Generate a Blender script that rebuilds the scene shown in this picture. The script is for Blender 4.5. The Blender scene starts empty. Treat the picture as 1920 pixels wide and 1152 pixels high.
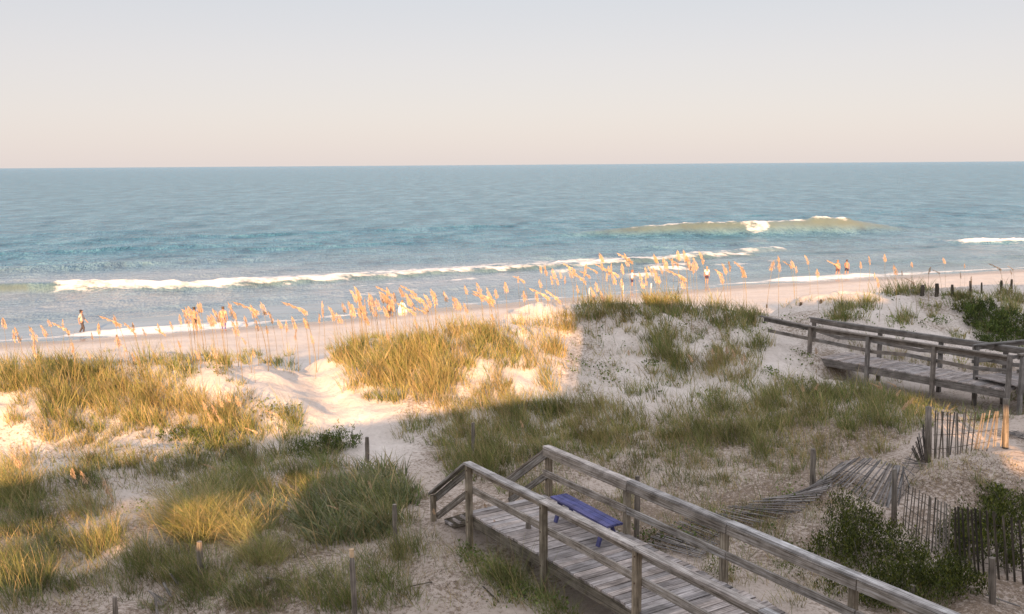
import bpy, math, random
import numpy as np
from mathutils import Vector, Matrix
random.seed(7); rng = np.random.default_rng(11)
R = math.radians
sc = bpy.context.scene
COL = sc.collection

# ------------------------------------------------------------------ helpers
def tag(o, label=None, cat=None, group=None, kind=None):
    if label: o['label'] = label
    if cat: o['category'] = cat
    if group: o['group'] = group
    if kind: o['kind'] = kind
    return o
def link(name, me, parent=None, mat=None):
    o = bpy.data.objects.new(name, me); COL.objects.link(o)
    if mat is not None: me.materials.append(mat)
    if parent is not None: o.parent = parent
    return o
def empty(name, loc=(0, 0, 0), rz=0):
    o = bpy.data.objects.new(name, None); COL.objects.link(o)
    o.location = loc; o.rotation_euler = (0, 0, rz); o.empty_display_size = .2
    return o
def unit(v):
    v = Vector(v); return v.normalized()

class MB:
    """collects boxes, tubes and faces; build() links them as ONE mesh object"""
    def __init__(s): s.v = []; s.f = []; s.uv = []; s.c = []
    def face_add(s, idx, uv): s.f.append(idx); s.uv += uv
    def box(s, c, ax, ay, az, hx, hy, hz, tone=None, jit=0.0):
        c = Vector(c); ax, ay, az = Vector(ax), Vector(ay), Vector(az)
        if tone is None: tone = random.uniform(.75, 1.15)
        warm = random.uniform(-.04, .04)
        col = (tone * (1 + warm), tone, tone * (1 - warm), 1)
        b = len(s.v); L = []
        for i in (-1, 1):
            for j in (-1, 1):
                for k in (-1, 1):
                    L.append((i * hx, j * hy, k * hz))
                    s.v.append(c + ax * i * hx + ay * j * hy + az * k * hz +
                               Vector((random.uniform(-jit, jit), random.uniform(-jit, jit), random.uniform(-jit, jit))))
                    s.c.append(col)
        h = (hx, hy, hz); m = h.index(max(h)); ou = random.uniform(0, 50); ov = random.uniform(0, 50)
        for q in ((0, 1, 3, 2), (4, 6, 7, 5), (0, 4, 5, 1), (2, 3, 7, 6), (0, 2, 6, 4), (1, 5, 7, 3)):
            uvs = []
            for a in q:
                l = L[a]; o = [l[x] for x in range(3) if x != m]
                uvs.append((l[m] + ou, o[0] + o[1] * 1.01 + ov))
            s.face_add([b + a for a in q], uvs)
    def beam(s, p0, p1, w, h, up=(0, 0, 1), tone=None, jit=0.0):
        """w = full width across, h = full height along up"""
        p0, p1 = Vector(p0), Vector(p1); d = (p1 - p0); L = d.length; d.normalize()
        up = Vector(up); sd = d.cross(up).normalized(); u2 = sd.cross(d).normalized()
        s.box((p0 + p1) / 2, d, sd, u2, L / 2, w / 2, h / 2, tone, jit)
    def tube(s, pts, rad, n=6, tone=1.0, cap=True):
        pts = [Vector(p) for p in pts]; b = len(s.v); K = len(pts); ou = random.uniform(0, 50)
        Ls = [0]
        for i in range(1, K): Ls.append(Ls[-1] + (pts[i] - pts[i - 1]).length)
        for i, p in enumerate(pts):
            t = (pts[min(i + 1, K - 1)] - pts[max(i - 1, 0)]).normalized()
            a = t.cross(Vector((0.31, 0.95, 0.05))).normalized(); c = t.cross(a)
            for k in range(n):
                th = 2 * math.pi * k / n
                s.v.append(p + (a * math.cos(th) + c * math.sin(th)) * rad[i]); s.c.append((tone, tone, tone, 1))
        for i in range(K - 1):
            for k in range(n):
                k2 = (k + 1) % n
                s.face_add([b + i * n + k, b + i * n + k2, b + (i + 1) * n + k2, b + (i + 1) * n + k],
                           [(Ls[i] + ou, k * .05), (Ls[i] + ou, k * .05 + .05), (Ls[i + 1] + ou, k * .05 + .05), (Ls[i + 1] + ou, k * .05)])
        if cap:
            s.face_add([b + (K - 1) * n + k for k in range(n)], [(ou, k * .01) for k in range(n)])
            s.face_add([b + n - 1 - k for k in range(n)], [(ou, k * .01) for k in range(n)])
    def quad(s, a, b_, c, d, tone=1.0):
        b = len(s.v); s.v += [Vector(a), Vector(b_), Vector(c), Vector(d)]; s.c += [(tone, tone, tone, 1)] * 4
        s.face_add([b, b + 1, b + 2, b + 3], [(0, 0), (1, 0), (1, 1), (0, 1)])
    def mesh(s, name, origin=(0, 0, 0)):
        o = Vector(origin); me = bpy.data.meshes.new(name)
        me.from_pydata([tuple(p - o) for p in s.v], [], s.f)
        uvl = me.uv_layers.new(name='UVMap'); uvl.data.foreach_set('uv', np.array(s.uv, dtype=np.float32).ravel())
        ca = me.color_attributes.new('Col', 'FLOAT_COLOR', 'POINT')
        ca.data.foreach_set('color', np.array(s.c, dtype=np.float32).ravel())
        return me
    def build(s, name, mat, parent=None, smooth=False):
        org = parent.matrix_world.translation if parent is not None else (0, 0, 0)
        org = s.org if hasattr(s, 'org') else (parent.location if parent is not None else (0, 0, 0))
        me = s.mesh(name, org)
        if smooth: me.polygons.foreach_set('use_smooth', [True] * len(me.polygons))
        return link(name, me, parent, mat)

def np_mesh(name, V, F, C=None, smooth=False):
    """fast mesh from arrays: V (n,3), F (m,4 or 3)"""
    me = bpy.data.meshes.new(name); n, k = F.shape
    me.vertices.add(len(V)); me.vertices.foreach_set('co', np.ascontiguousarray(V, dtype=np.float32).ravel())
    me.loops.add(n * k); me.loops.foreach_set('vertex_index', np.ascontiguousarray(F, dtype=np.int32).ravel())
    me.polygons.add(n); me.polygons.foreach_set('loop_start', np.arange(0, n * k, k, dtype=np.int32))
    me.polygons.foreach_set('loop_total', np.full(n, k, dtype=np.int32))
    if smooth: me.polygons.foreach_set('use_smooth', np.ones(n, dtype=bool))
    me.update(calc_edges=True)
    if C is not None:
        ca = me.color_attributes.new('Col', 'FLOAT_COLOR', 'POINT')
        ca.data.foreach_set('color', np.ascontiguousarray(C, dtype=np.float32).ravel())
    return me

# value noise
_T = rng.random((256, 256)).astype(np.float64)
def vnoise(x, y):
    xi = np.floor(x).astype(np.int64); yi = np.floor(y).astype(np.int64); fx = x - xi; fy = y - yi
    fx = fx * fx * (3 - 2 * fx); fy = fy * fy * (3 - 2 * fy)
    a = _T[xi & 255, yi & 255]; b = _T[(xi + 1) & 255, yi & 255]; c = _T[xi & 255, (yi + 1) & 255]; d = _T[(xi + 1) & 255, (yi + 1) & 255]
    return (a * (1 - fx) + b * fx) * (1 - fy) + (c * (1 - fx) + d * fx) * fy
def fbm(x, y, oct=4):
    s = 0; a = .5
    for i in range(oct):
        s = s + a * (vnoise(x + 17.3 * i, y - 9.1 * i) * 2 - 1); x = x * 2.03; y = y * 2.03; a *= .5
    return s
def sstep(a, b, x):
    t = np.clip((x - a) / (b - a), 0, 1); return t * t * (3 - 2 * t)

# ------------------------------------------------------------------ camera (35 mm lens on a third-floor balcony)
ZC = 11.5; FPX = 1867.0; PITCH = R(8.14); ROLL = R(-.39)
cfwd = np.array([0, math.cos(PITCH), -math.sin(PITCH)]); up0 = np.array([0, math.sin(PITCH), math.cos(PITCH)]); rt0 = np.array([1., 0, 0])
crt = math.cos(ROLL) * rt0 + math.sin(ROLL) * up0; cup = -math.sin(ROLL) * rt0 + math.cos(ROLL) * up0
CP = np.array([0, 0, ZC])
def ray(u, v):
    u = np.asarray(u, float); v = np.asarray(v, float)
    d = cfwd + ((u - 960) / FPX)[..., None] * crt - ((v - 576) / FPX)[..., None] * cup
    return d / d[..., 1:2]                         # per unit of Y
def at_z(u, v, z):
    d = ray(u, v); k = (z - ZC) / d[2]; return Vector((d[0] * k, k, z))
def at_y(u, v, y):
    d = ray(u, v); return Vector((d[0] * y, y, ZC + d[2] * y))
cam = bpy.data.cameras.new('camera'); cam.lens = 35.0; cam.sensor_width = 36.0; cam.clip_end = 90000; cam.clip_start = .05
co = bpy.data.objects.new('camera', cam); COL.objects.link(co)
Mx = Matrix(((crt[0], cup[0], -cfwd[0], 0), (crt[1], cup[1], -cfwd[1], 0), (crt[2], cup[2], -cfwd[2], ZC), (0, 0, 0, 1)))
co.matrix_world = Mx; sc.camera = co
cam.dof.use_dof = True; cam.dof.focus_distance = 19; cam.dof.aperture_fstop = 3.2

# ------------------------------------------------------------------ terrain height
_ct = [-60, -30, 0, 4, 6.3, 8, 9.8, 13, 19, 22, 25, 26.6, 28.5, 32, 36, 42, 70]
_cz = [5.3, 5.4, 5.7, 5.65, 5.2, 4.75, 5.35, 5.9, 6.1, 6.0, 5.55, 5.4, 5.6, 5.75, 5.75, 5.65, 5.4]
BD = np.array([.533, -.846]); BN = np.array([.846, .533]); BO = np.array([-.78, 18.0])      # near boardwalk frame
def tq(u, v, z=0.0):
    p = at_z(u, v, z); return (.898 * p.x + .439 * p.y, -.439 * p.x + .898 * p.y)
SHORE = sorted(tq(u, v, .06) for u, v in ((0, 641), (150, 633), (300, 623), (600, 600), (800, 577), (1150, 552), (1400, 533), (1650, 518), (1920, 504)))
WAVE1 = sorted(tq(u, v) for u, v in ((-300, 562), (0, 553), (100, 551), (350, 546), (600, 534), (850, 518), (1100, 502), (1320, 491)))
WAVE3 = sorted(tq(u, v) for u, v in ((1700, 458), (1920, 456), (2100, 452)))
def shore(t): return np.interp(t, [p[0] for p in SHORE], [p[1] for p in SHORE])
def height(x, y):
    t = .898 * x + .439 * y; q = -.439 * x + .898 * y; qb = q + (74.5 - shore(t)) * np.clip((q - 44) / 25, 0, 1)
    c = np.interp(t, _ct, _cz)
    qc = 31 + .9 * np.sin(t * .37 + 1) + .7 * np.sin(t * .83)
    fore = 4.32 + .18 * fbm(x * .16 + 3, y * .16, 2) * 2
    wf = np.interp(t, [0, 6, 9, 14, 22, 30], [5.2, 6.0, 7.5, 6.3, 7.0, 7.5])
    S = sstep(qc - wf, qc, q)
    z = fore + (c - fore) * S
    beach = np.interp(qb, [38, 44, 74.5, 130, 200, 400], [2.0, 1.75, 0.0, -2.2, -4, -8])
    Sb = sstep(qc + .8, qc + 9.5, q)
    z = z * (1 - Sb) + beach * Sb
    dz = 1 - sstep(36, 44, q)
    z = z + dz * (.40 * fbm(x * .33, y * .33, 3) + .20 * fbm(x * 1.1 + 5, y * 1.1, 3))
    # ribs running down the dune faces
    z = z + dz * sstep(qc - wf, qc - wf * .4, q) * (.36 + .3 * sstep(12, 15, t) * (1 - sstep(24, 27, t))) * fbm(t * .55 + 40, q * .14, 3)
    z = z + (1 - dz) * (.05 * fbm(x * .5, y * .5, 3) + .035 * fbm(t * .05, q * .9, 3) * (1 - sstep(66, 72, qb)))
    rx = x - BO[0]; ry = y - BO[1]; s = rx * BD[0] + ry * BD[1]; w = rx * BN[0] + ry * BN[1]
    kb = sstep(-1.7, -.75, w) * (1 - sstep(-.22, .05, w)) * sstep(.2, 1.4, s) * (1 - sstep(10, 12, s)); z = z + (np.maximum(z, 4.48) - z) * kb
    # sand bank on the right, hollow under the near boardwalk
    z = z + .55 * np.exp(-(((x - 11.2) / 2.6) ** 2 + ((y - 21.2) / 2.0) ** 2))
    rx = x - BO[0]; ry = y - BO[1]; s = rx * BD[0] + ry * BD[1]; w = rx * BN[0] + ry * BN[1]
    k = sstep(-.3, -.02, w) * (1 - sstep(1.9, 2.8, w)) * sstep(-.6, .8, s)
    z = z * (1 - k) + np.minimum(z, 4.2) * k
    ks = sstep(-.8, -.1, w) * (1 - sstep(1.8, 2.5, w)) * (1 - sstep(-.9, -.2, s)) * sstep(-3.2, -2.2, s)
    z = z * (1 - ks) + 4.42 * ks
    # hollow below the far boardwalk
    rx = x - 12.2; ry = y - 33.5; s = rx * .6 - ry * .8; w = rx * .8 + ry * .6
    k = sstep(-2.2, -.6, w) * (1 - sstep(2.2, 3.5, w)) * sstep(-2.6, -1.0, s) * (1 - sstep(9, 11, s))
    z = z * (1 - k) + np.minimum(z, 3.75) * k
    k = sstep(-1.0, -.1, w) * (1 - sstep(1.6, 2.4, w)) * (1 - sstep(-2.2, -1.4, s)) * sstep(-6, -4.5, s)
    z = z * (1 - k) + (4.66 - .09 * (s + 2)) * k
    return z
# sampled height field for ray casts
GX0, GY0, GS = -60.0, 4.0, .1
_gx = np.arange(GX0, 80, GS); _gy = np.arange(GY0, 135, GS)
HG = height(_gx[:, None] + 0 * _gy[None, :], _gy[None, :] + 0 * _gx[:, None])
def hs(x, y):
    i = np.clip(((np.asarray(x) - GX0) / GS), 0, len(_gx) - 2); j = np.clip(((np.asarray(y) - GY0) / GS), 0, len(_gy) - 2)
    i0 = i.astype(int); j0 = j.astype(int); fi = i - i0; fj = j - j0
    return (HG[i0, j0] * (1 - fi) + HG[i0 + 1, j0] * fi) * (1 - fj) + (HG[i0, j0 + 1] * (1 - fi) + HG[i0 + 1, j0 + 1] * fi) * fj
_Y = np.concatenate([np.arange(9, 50, .08), np.arange(50, 128, .25)])
def cast(u, v):
    """pixels -> points on the sand (n,3); misses are nan"""
    u = np.atleast_1d(np.asarray(u, float)); v = np.atleast_1d(np.asarray(v, float))
    d = ray(u, v); X = d[:, 0:1] * _Y; Z = ZC + d[:, 2:3] * _Y
    g = Z - hs(X, np.broadcast_to(_Y, X.shape)); hit = g <= 0
    k = hit.argmax(1); ok = hit.any(1); y = _Y[k]; x = d[:, 0] * y
    P = np.stack([x, y, hs(x, y)], 1); P[~ok] = np.nan
    return P
def gnd(u, v): return Vector(cast(u, v)[0])
def gz(x, y): return float(hs(x, y))

# ------------------------------------------------------------------ materials
def mat(name):
    m = bpy.data.materials.new(name); m.use_nodes = True; nt = m.node_tree; nt.nodes.clear()
    out = nt.nodes.new('ShaderNodeOutputMaterial')
    def N(t, **k):
        n = nt.nodes.new('ShaderNode' + t)
        for a, b in k.items():
            if a in n.inputs: n.inputs[a].default_value = b
            else: setattr(n, a, b)
        return n
    return m, nt, N, out, nt.links.new
def ramp(N, L, src, stops, interp='LINEAR'):
    r = N('ValToRGB'); e = r.color_ramp; e.interpolation = interp
    while len(e.elements) > 1: e.elements.remove(e.elements[-1])
    e.elements[0].position = stops[0][0]; e.elements[0].color = (*stops[0][1], 1)
    for p, c in stops[1:]:
        x = e.elements.new(p); x.color = (*c, 1)
    L(src, r.inputs[0]); return r.outputs[0]
def mixc(N, L, fac, a, b, mode='MIX'):
    n = N('Mix', data_type='RGBA', blend_type=mode)
    for k, s in ((0, fac), (6, a), (7, b)):
        if hasattr(s, 'links'): L(s, n.inputs[k])
        else: n.inputs[k].default_value = s if k == 0 else (*s, 1)
    return n.outputs[2]
def math_(N, L, op, a, b=None):
    n = N('Math', operation=op)
    for k, s in ((0, a), (1, b)):
        if s is None: continue
        if hasattr(s, 'links'): L(s, n.inputs[k])
        else: n.inputs[k].default_value = s
    return n.outputs[0]
def tex(N, L, vec, scale, detail=3, rough=.6):
    n = N('TexNoise'); n.inputs['Scale'].default_value = scale; n.inputs['Detail'].default_value = detail; n.inputs['Roughness'].default_value = rough
    L(vec, n.inputs['Vector']); return n.outputs[0]

def wood_mat(name, dark, mid, light, spec=.25):
    m, nt, N, out, L = mat(name); b = N('BsdfPrincipled'); L(b.outputs[0], out.inputs[0])
    uv = N('UVMap', uv_map='UVMap'); mp = N('Mapping'); mp.inputs['Scale'].default_value = (1.6, 42, 1); L(uv.outputs[0], mp.inputs[0])
    n1 = tex(N, L, mp.outputs[0], 1, 5, .65)
    c = ramp(N, L, n1, [(.33, dark), (.48, mid), (.66, light)])
    geo = N('NewGeometry'); n2 = tex(N, L, geo.outputs['Position'], 3.5, 4, .6)
    blot = ramp(N, L, n2, [(.35, (.62, .60, .58)), (.6, (1.08, 1.06, 1.05))])
    c = mixc(N, L, 1, c, blot, 'MULTIPLY')
    vc = N('VertexColor', layer_name='Col'); c = mixc(N, L, 1, c, vc.outputs[0], 'MULTIPLY')
    L(c, b.inputs['Base Color']); b.inputs['Roughness'].default_value = .8; b.inputs['Specular IOR Level'].default_value = spec
    bp = N('Bump'); bp.inputs['Strength'].default_value = .5; bp.inputs['Distance'].default_value = .006; L(n1, bp.inputs['Height']); L(bp.outputs[0], b.inputs['Normal'])
    return m
M = {}
M['deck'] = wood_mat('deck wood', (.12, .105, .098), (.36, .325, .31), (.58, .535, .51))
M['cap'] = wood_mat('sun bleached rail cap', (.10, .09, .085), (.33, .31, .295), (.56, .55, .54))
M['rail'] = wood_mat('rail wood', (.07, .058, .045), (.27, .24, .205), (.47, .45, .43))
M['post'] = wood_mat('post wood', (.07, .058, .042), (.24, .20, .145), (.40, .345, .27))
M['beam'] = wood_mat('beam wood', (.06, .052, .04), (.16, .14, .11), (.27, .24, .19))
M['far'] = wood_mat('far rail wood', (.08, .075, .07), (.185, .17, .155), (.28, .26, .245))
M['stake'] = wood_mat('stake wood', (.06, .053, .045), (.18, .16, .135), (.33, .29, .25))
M['slat'] = wood_mat('slat wood', (.07, .062, .057), (.17, .155, .145), (.36, .335, .315))
M['cut'] = wood_mat('fresh cut wood', (.50, .35, .20), (.66, .48, .30), (.75, .58, .40))
M['blue'] = wood_mat('blue paint', (.060, .065, .17), (.088, .092, .245), (.15, .155, .31), .3)
M['slatdark'] = wood_mat('dark slat wood', (.03, .027, .022), (.075, .065, .052), (.15, .13, .105))

def plain(name, col, rough=.7, var=.25, scale=9):
    m, nt, N, out, L = mat(name); b = N('BsdfPrincipled'); L(b.outputs[0], out.inputs[0])
    g = N('NewGeometry'); n = tex(N, L, g.outputs['Position'], scale, 3)
    c = ramp(N, L, n, [(.3, tuple(x * (1 - var) for x in col)), (.7, tuple(min(1, x * (1 + var)) for x in col))])
    L(c, b.inputs['Base Color']); b.inputs['Roughness'].default_value = rough
    return m
def leaf_mat(name, trans=.25, vari=.35):
    m, nt, N, out, L = mat(name)
    vc = N('VertexColor', layer_name='Col'); g = N('NewGeometry'); n = tex(N, L, g.outputs['Position'], 1.3, 2)
    c = mixc(N, L, 1, vc.outputs[0], ramp(N, L, n, [(.3, (1 - vari,) * 3), (.7, (1 + vari,) * 3)]), 'MULTIPLY')
    d = N('BsdfPrincipled'); d.inputs['Roughness'].default_value = .55; d.inputs['Specular IOR Level'].default_value = .3; L(c, d.inputs['Base Color'])
    t = N('BsdfTranslucent'); L(c, t.inputs['Color'])
    mx = N('MixShader'); mx.inputs[0].default_value = trans; L(d.outputs[0], mx.inputs[1]); L(t.outputs[0], mx.inputs[2]); L(mx.outputs[0], out.inputs[0])
    return m
M['grass'] = leaf_mat('grass blades'); M['leaf'] = leaf_mat('shrub leaves', .2); M['oat'] = leaf_mat('sea oat straw', .3, .2)

# sand
m, nt, N, out, L = mat('sand'); M['sand'] = m
b = N('BsdfPrincipled'); L(b.outputs[0], out.inputs[0]); g = N('NewGeometry'); P_ = g.outputs['Position']
vc = N('VertexColor', layer_name='Col'); sp = N('SeparateColor'); L(vc.outputs[0], sp.inputs[0]); lit_, wet_ = sp.outputs[0], sp.outputs[1]
big = tex(N, L, P_, .8, 4); fine = tex(N, L, P_, 7, 5, .7); grit = tex(N, L, P_, 26, 4, .75); trash = tex(N, L, P_, 11, 6, .8)
c = ramp(N, L, big, [(.3, (.55, .49, .44)), (.7, (.66, .60, .55))])
c = mixc(N, L, 1, c, ramp(N, L, fine, [(.3, (.86, .85, .84)), (.65, (1.04, 1.04, 1.04))]), 'MULTIPLY')
f = math_(N, L, 'ADD', math_(N, L, 'MULTIPLY', lit_, .26), math_(N, L, 'SUBTRACT', trash, .42))
f = ramp(N, L, f, [(.20, (0, 0, 0)), (.32, (.85,) * 3)])
c = mixc(N, L, f, c, ramp(N, L, grit, [(.35, (.085, .06, .04)), (.65, (.30, .23, .16))]))
c = mixc(N, L, math_(N, L, 'MULTIPLY', sp.outputs[2], .85), c, mixc(N, L, 1, c, (.76, .70, .65), 'MULTIPLY')); c = mixc(N, L, wet_, c, (.30, .225, .17))  # foreground sand tinted darker: house shade put into the colour, plus organic stain
L(c, b.inputs['Base Color'])
rr = N('Mix', data_type='FLOAT'); L(wet_, rr.inputs[0]); rr.inputs[2].default_value = .95; rr.inputs[3].default_value = .2; L(rr.outputs[0], b.inputs['Roughness'])
b.inputs['Specular IOR Level'].default_value = .25
foot = N('TexVoronoi'); foot.inputs['Scale'].default_value = 2.6; L(P_, foot.inputs['Vector'])
hh = math_(N, L, 'ADD', math_(N, L, 'MULTIPLY', fine, .6), math_(N, L, 'ADD', math_(N, L, 'MULTIPLY', grit, .18), math_(N, L, 'MULTIPLY', foot.outputs[0], .35)))
bp = N('Bump'); bp.inputs['Distance'].default_value = .09; L(hh, bp.inputs['Height'])
L(math_(N, L, 'MULTIPLY', math_(N, L, 'SUBTRACT', 1.0, wet_), .75), bp.inputs['Strength']); L(bp.outputs[0], b.inputs['Normal'])

# water: attribute R = foam, G = silt and painted light through wave faces, B = calm
m, nt, N, out, L = mat('sea water'); M['water'] = m
g = N('NewGeometry'); P_ = g.outputs['Position']; vc = N('VertexColor', layer_name='Col'); sp = N('SeparateColor'); L(vc.outputs[0], sp.inputs[0])
foam, silt_glow, calm = sp.outputs[0], sp.outputs[1], sp.outputs[2]
def wtex(sx, sy, sc_, det=4, ro=.6):
    mp = N('Mapping'); mp.inputs['Rotation'].default_value = (0, 0, R(-12)); mp.inputs['Scale'].default_value = (sx, sy, 1); L(P_, mp.inputs[0]); return tex(N, L, mp.outputs[0], sc_, det, ro)
w1 = wtex(.55, 1, .20, 6, .7); w2 = wtex(.6, 1, .9, 4, .65); w3 = wtex(1.4, .45, .08, 6, .8); w4 = wtex(.8, .8, .22, 5, .75)
body = ramp(N, L, math_(N, L, 'ADD', math_(N, L, 'MULTIPLY', w3, .55), math_(N, L, 'MULTIPLY', w4, .45)), [(.40, (.022, .100, .172)), (.49, (.058, .195, .295)), (.58, (.13, .295, .41))])
body = mixc(N, L, silt_glow, body, (.11, .13, .09))  # olive tint: silt, and light through thin waves put into the colour
body = mixc(N, L, calm, body, (.24, .28, .32))  # calm water paler: sky reflection put into the body colour
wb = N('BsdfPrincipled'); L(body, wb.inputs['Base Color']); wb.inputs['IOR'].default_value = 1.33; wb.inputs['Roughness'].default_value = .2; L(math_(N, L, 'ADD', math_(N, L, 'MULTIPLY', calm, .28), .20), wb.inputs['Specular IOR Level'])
hgt = math_(N, L, 'ADD', math_(N, L, 'MULTIPLY', w1, 1.7), math_(N, L, 'MULTIPLY', w2, .30))
hgt = math_(N, L, 'ADD', hgt, math_(N, L, 'MULTIPLY', w3, 4.0))
bp = N('Bump'); bp.inputs['Distance'].default_value = 1.5; L(hgt, bp.inputs['Height']); L(bp.outputs[0], wb.inputs['Normal'])
L(math_(N, L, 'SUBTRACT', math_(N, L, 'SUBTRACT', .85, math_(N, L, 'MULTIPLY', silt_glow, .75)), math_(N, L, 'MULTIPLY', calm, .62)), bp.inputs['Strength'])
fb = N('BsdfDiffuse'); fn = wtex(.6, 1, 1.5, 5, .7); fc = ramp(N, L, fn, [(.3, (.60, .61, .62)), (.6, (.78, .76, .74))]); L(fc, fb.inputs[0])
fm = math_(N, L, 'ADD', foam, math_(N, L, 'MULTIPLY', math_(N, L, 'SUBTRACT', wtex(.45, 1, .75, 6, .72), .5), 2.4)); fm = math_(N, L, 'MULTIPLY', fm, ramp(N, L, foam, [(.02, (0, 0, 0)), (.12, (1, 1, 1))]))
fm = ramp(N, L, fm, [(.34, (0, 0, 0)), (.78, (1, 1, 1))])
mx = N('MixShader'); L(fm, mx.inputs[0]); L(wb.outputs[0], mx.inputs[1]); L(fb.outputs[0], mx.inputs[2]); L(mx.outputs[0], out.inputs[0])

# ------------------------------------------------------------------ ground sheet
def axis(parts):
    a = []
    for s, e, st in parts: a.append(np.arange(s, e, st))
    return np.concatenate(a + [np.array([parts[-1][1]])])
def grid_mesh(name, xs, ys, zf, cf=None):
    X, Y = np.meshgrid(xs, ys, indexing='ij'); x = X.ravel(); y = Y.ravel()
    V = np.stack([x, y, zf(x, y)], 1); nx, ny = len(xs), len(ys); idx = np.arange(nx * ny).reshape(nx, ny)
    F = np.stack([idx[:-1, :-1], idx[1:, :-1], idx[1:, 1:], idx[:-1, 1:]], -1).reshape(-1, 4)
    return np_mesh(name, V, F, cf(x, y, V[:, 2]) if cf else None, True)
def ground_col(x, y, z):
    t = .898 * x + .439 * y; q = -.439 * x + .898 * y
    q = q + (74.5 - shore(t)) * np.clip((q - 44) / 25, 0, 1)
    wet = sstep(68.5, 73.0, q + 1.4 * fbm(t * .08, q * .1, 2))
    lit = (1 - sstep(33, 38, q)) * np.clip(.25 + 1.1 * fbm(x * .45 + 8, y * .45, 3) + .35 * (1 - sstep(22, 27, q)), 0, 1)
    lit = lit + .12 * (q > 36)
    path = np.exp(-((t - 7.8) / 1.1) ** 2) * sstep(21, 24, q); lit = lit * (1 - path)
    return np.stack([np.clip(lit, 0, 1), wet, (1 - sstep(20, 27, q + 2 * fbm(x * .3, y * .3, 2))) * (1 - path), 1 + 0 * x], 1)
xs = axis([(-3000, -400, 200), (-400, -60, 20), (-60, -22, .6), (-22, 24, .13), (24, 66, .5), (66, 400, 20), (400, 3000, 200)])
ys = axis([(-400, -40, 20), (-40, 10, 2), (10, 52, .13), (52, 120, .4), (120, 400, 20), (400, 3000, 260)])
g_ = link('ground', grid_mesh('ground', xs, ys, height, ground_col), None, M['sand']); tag(g_, 'pale sand dunes sloping down to the beach', 'ground', kind='structure')

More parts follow.
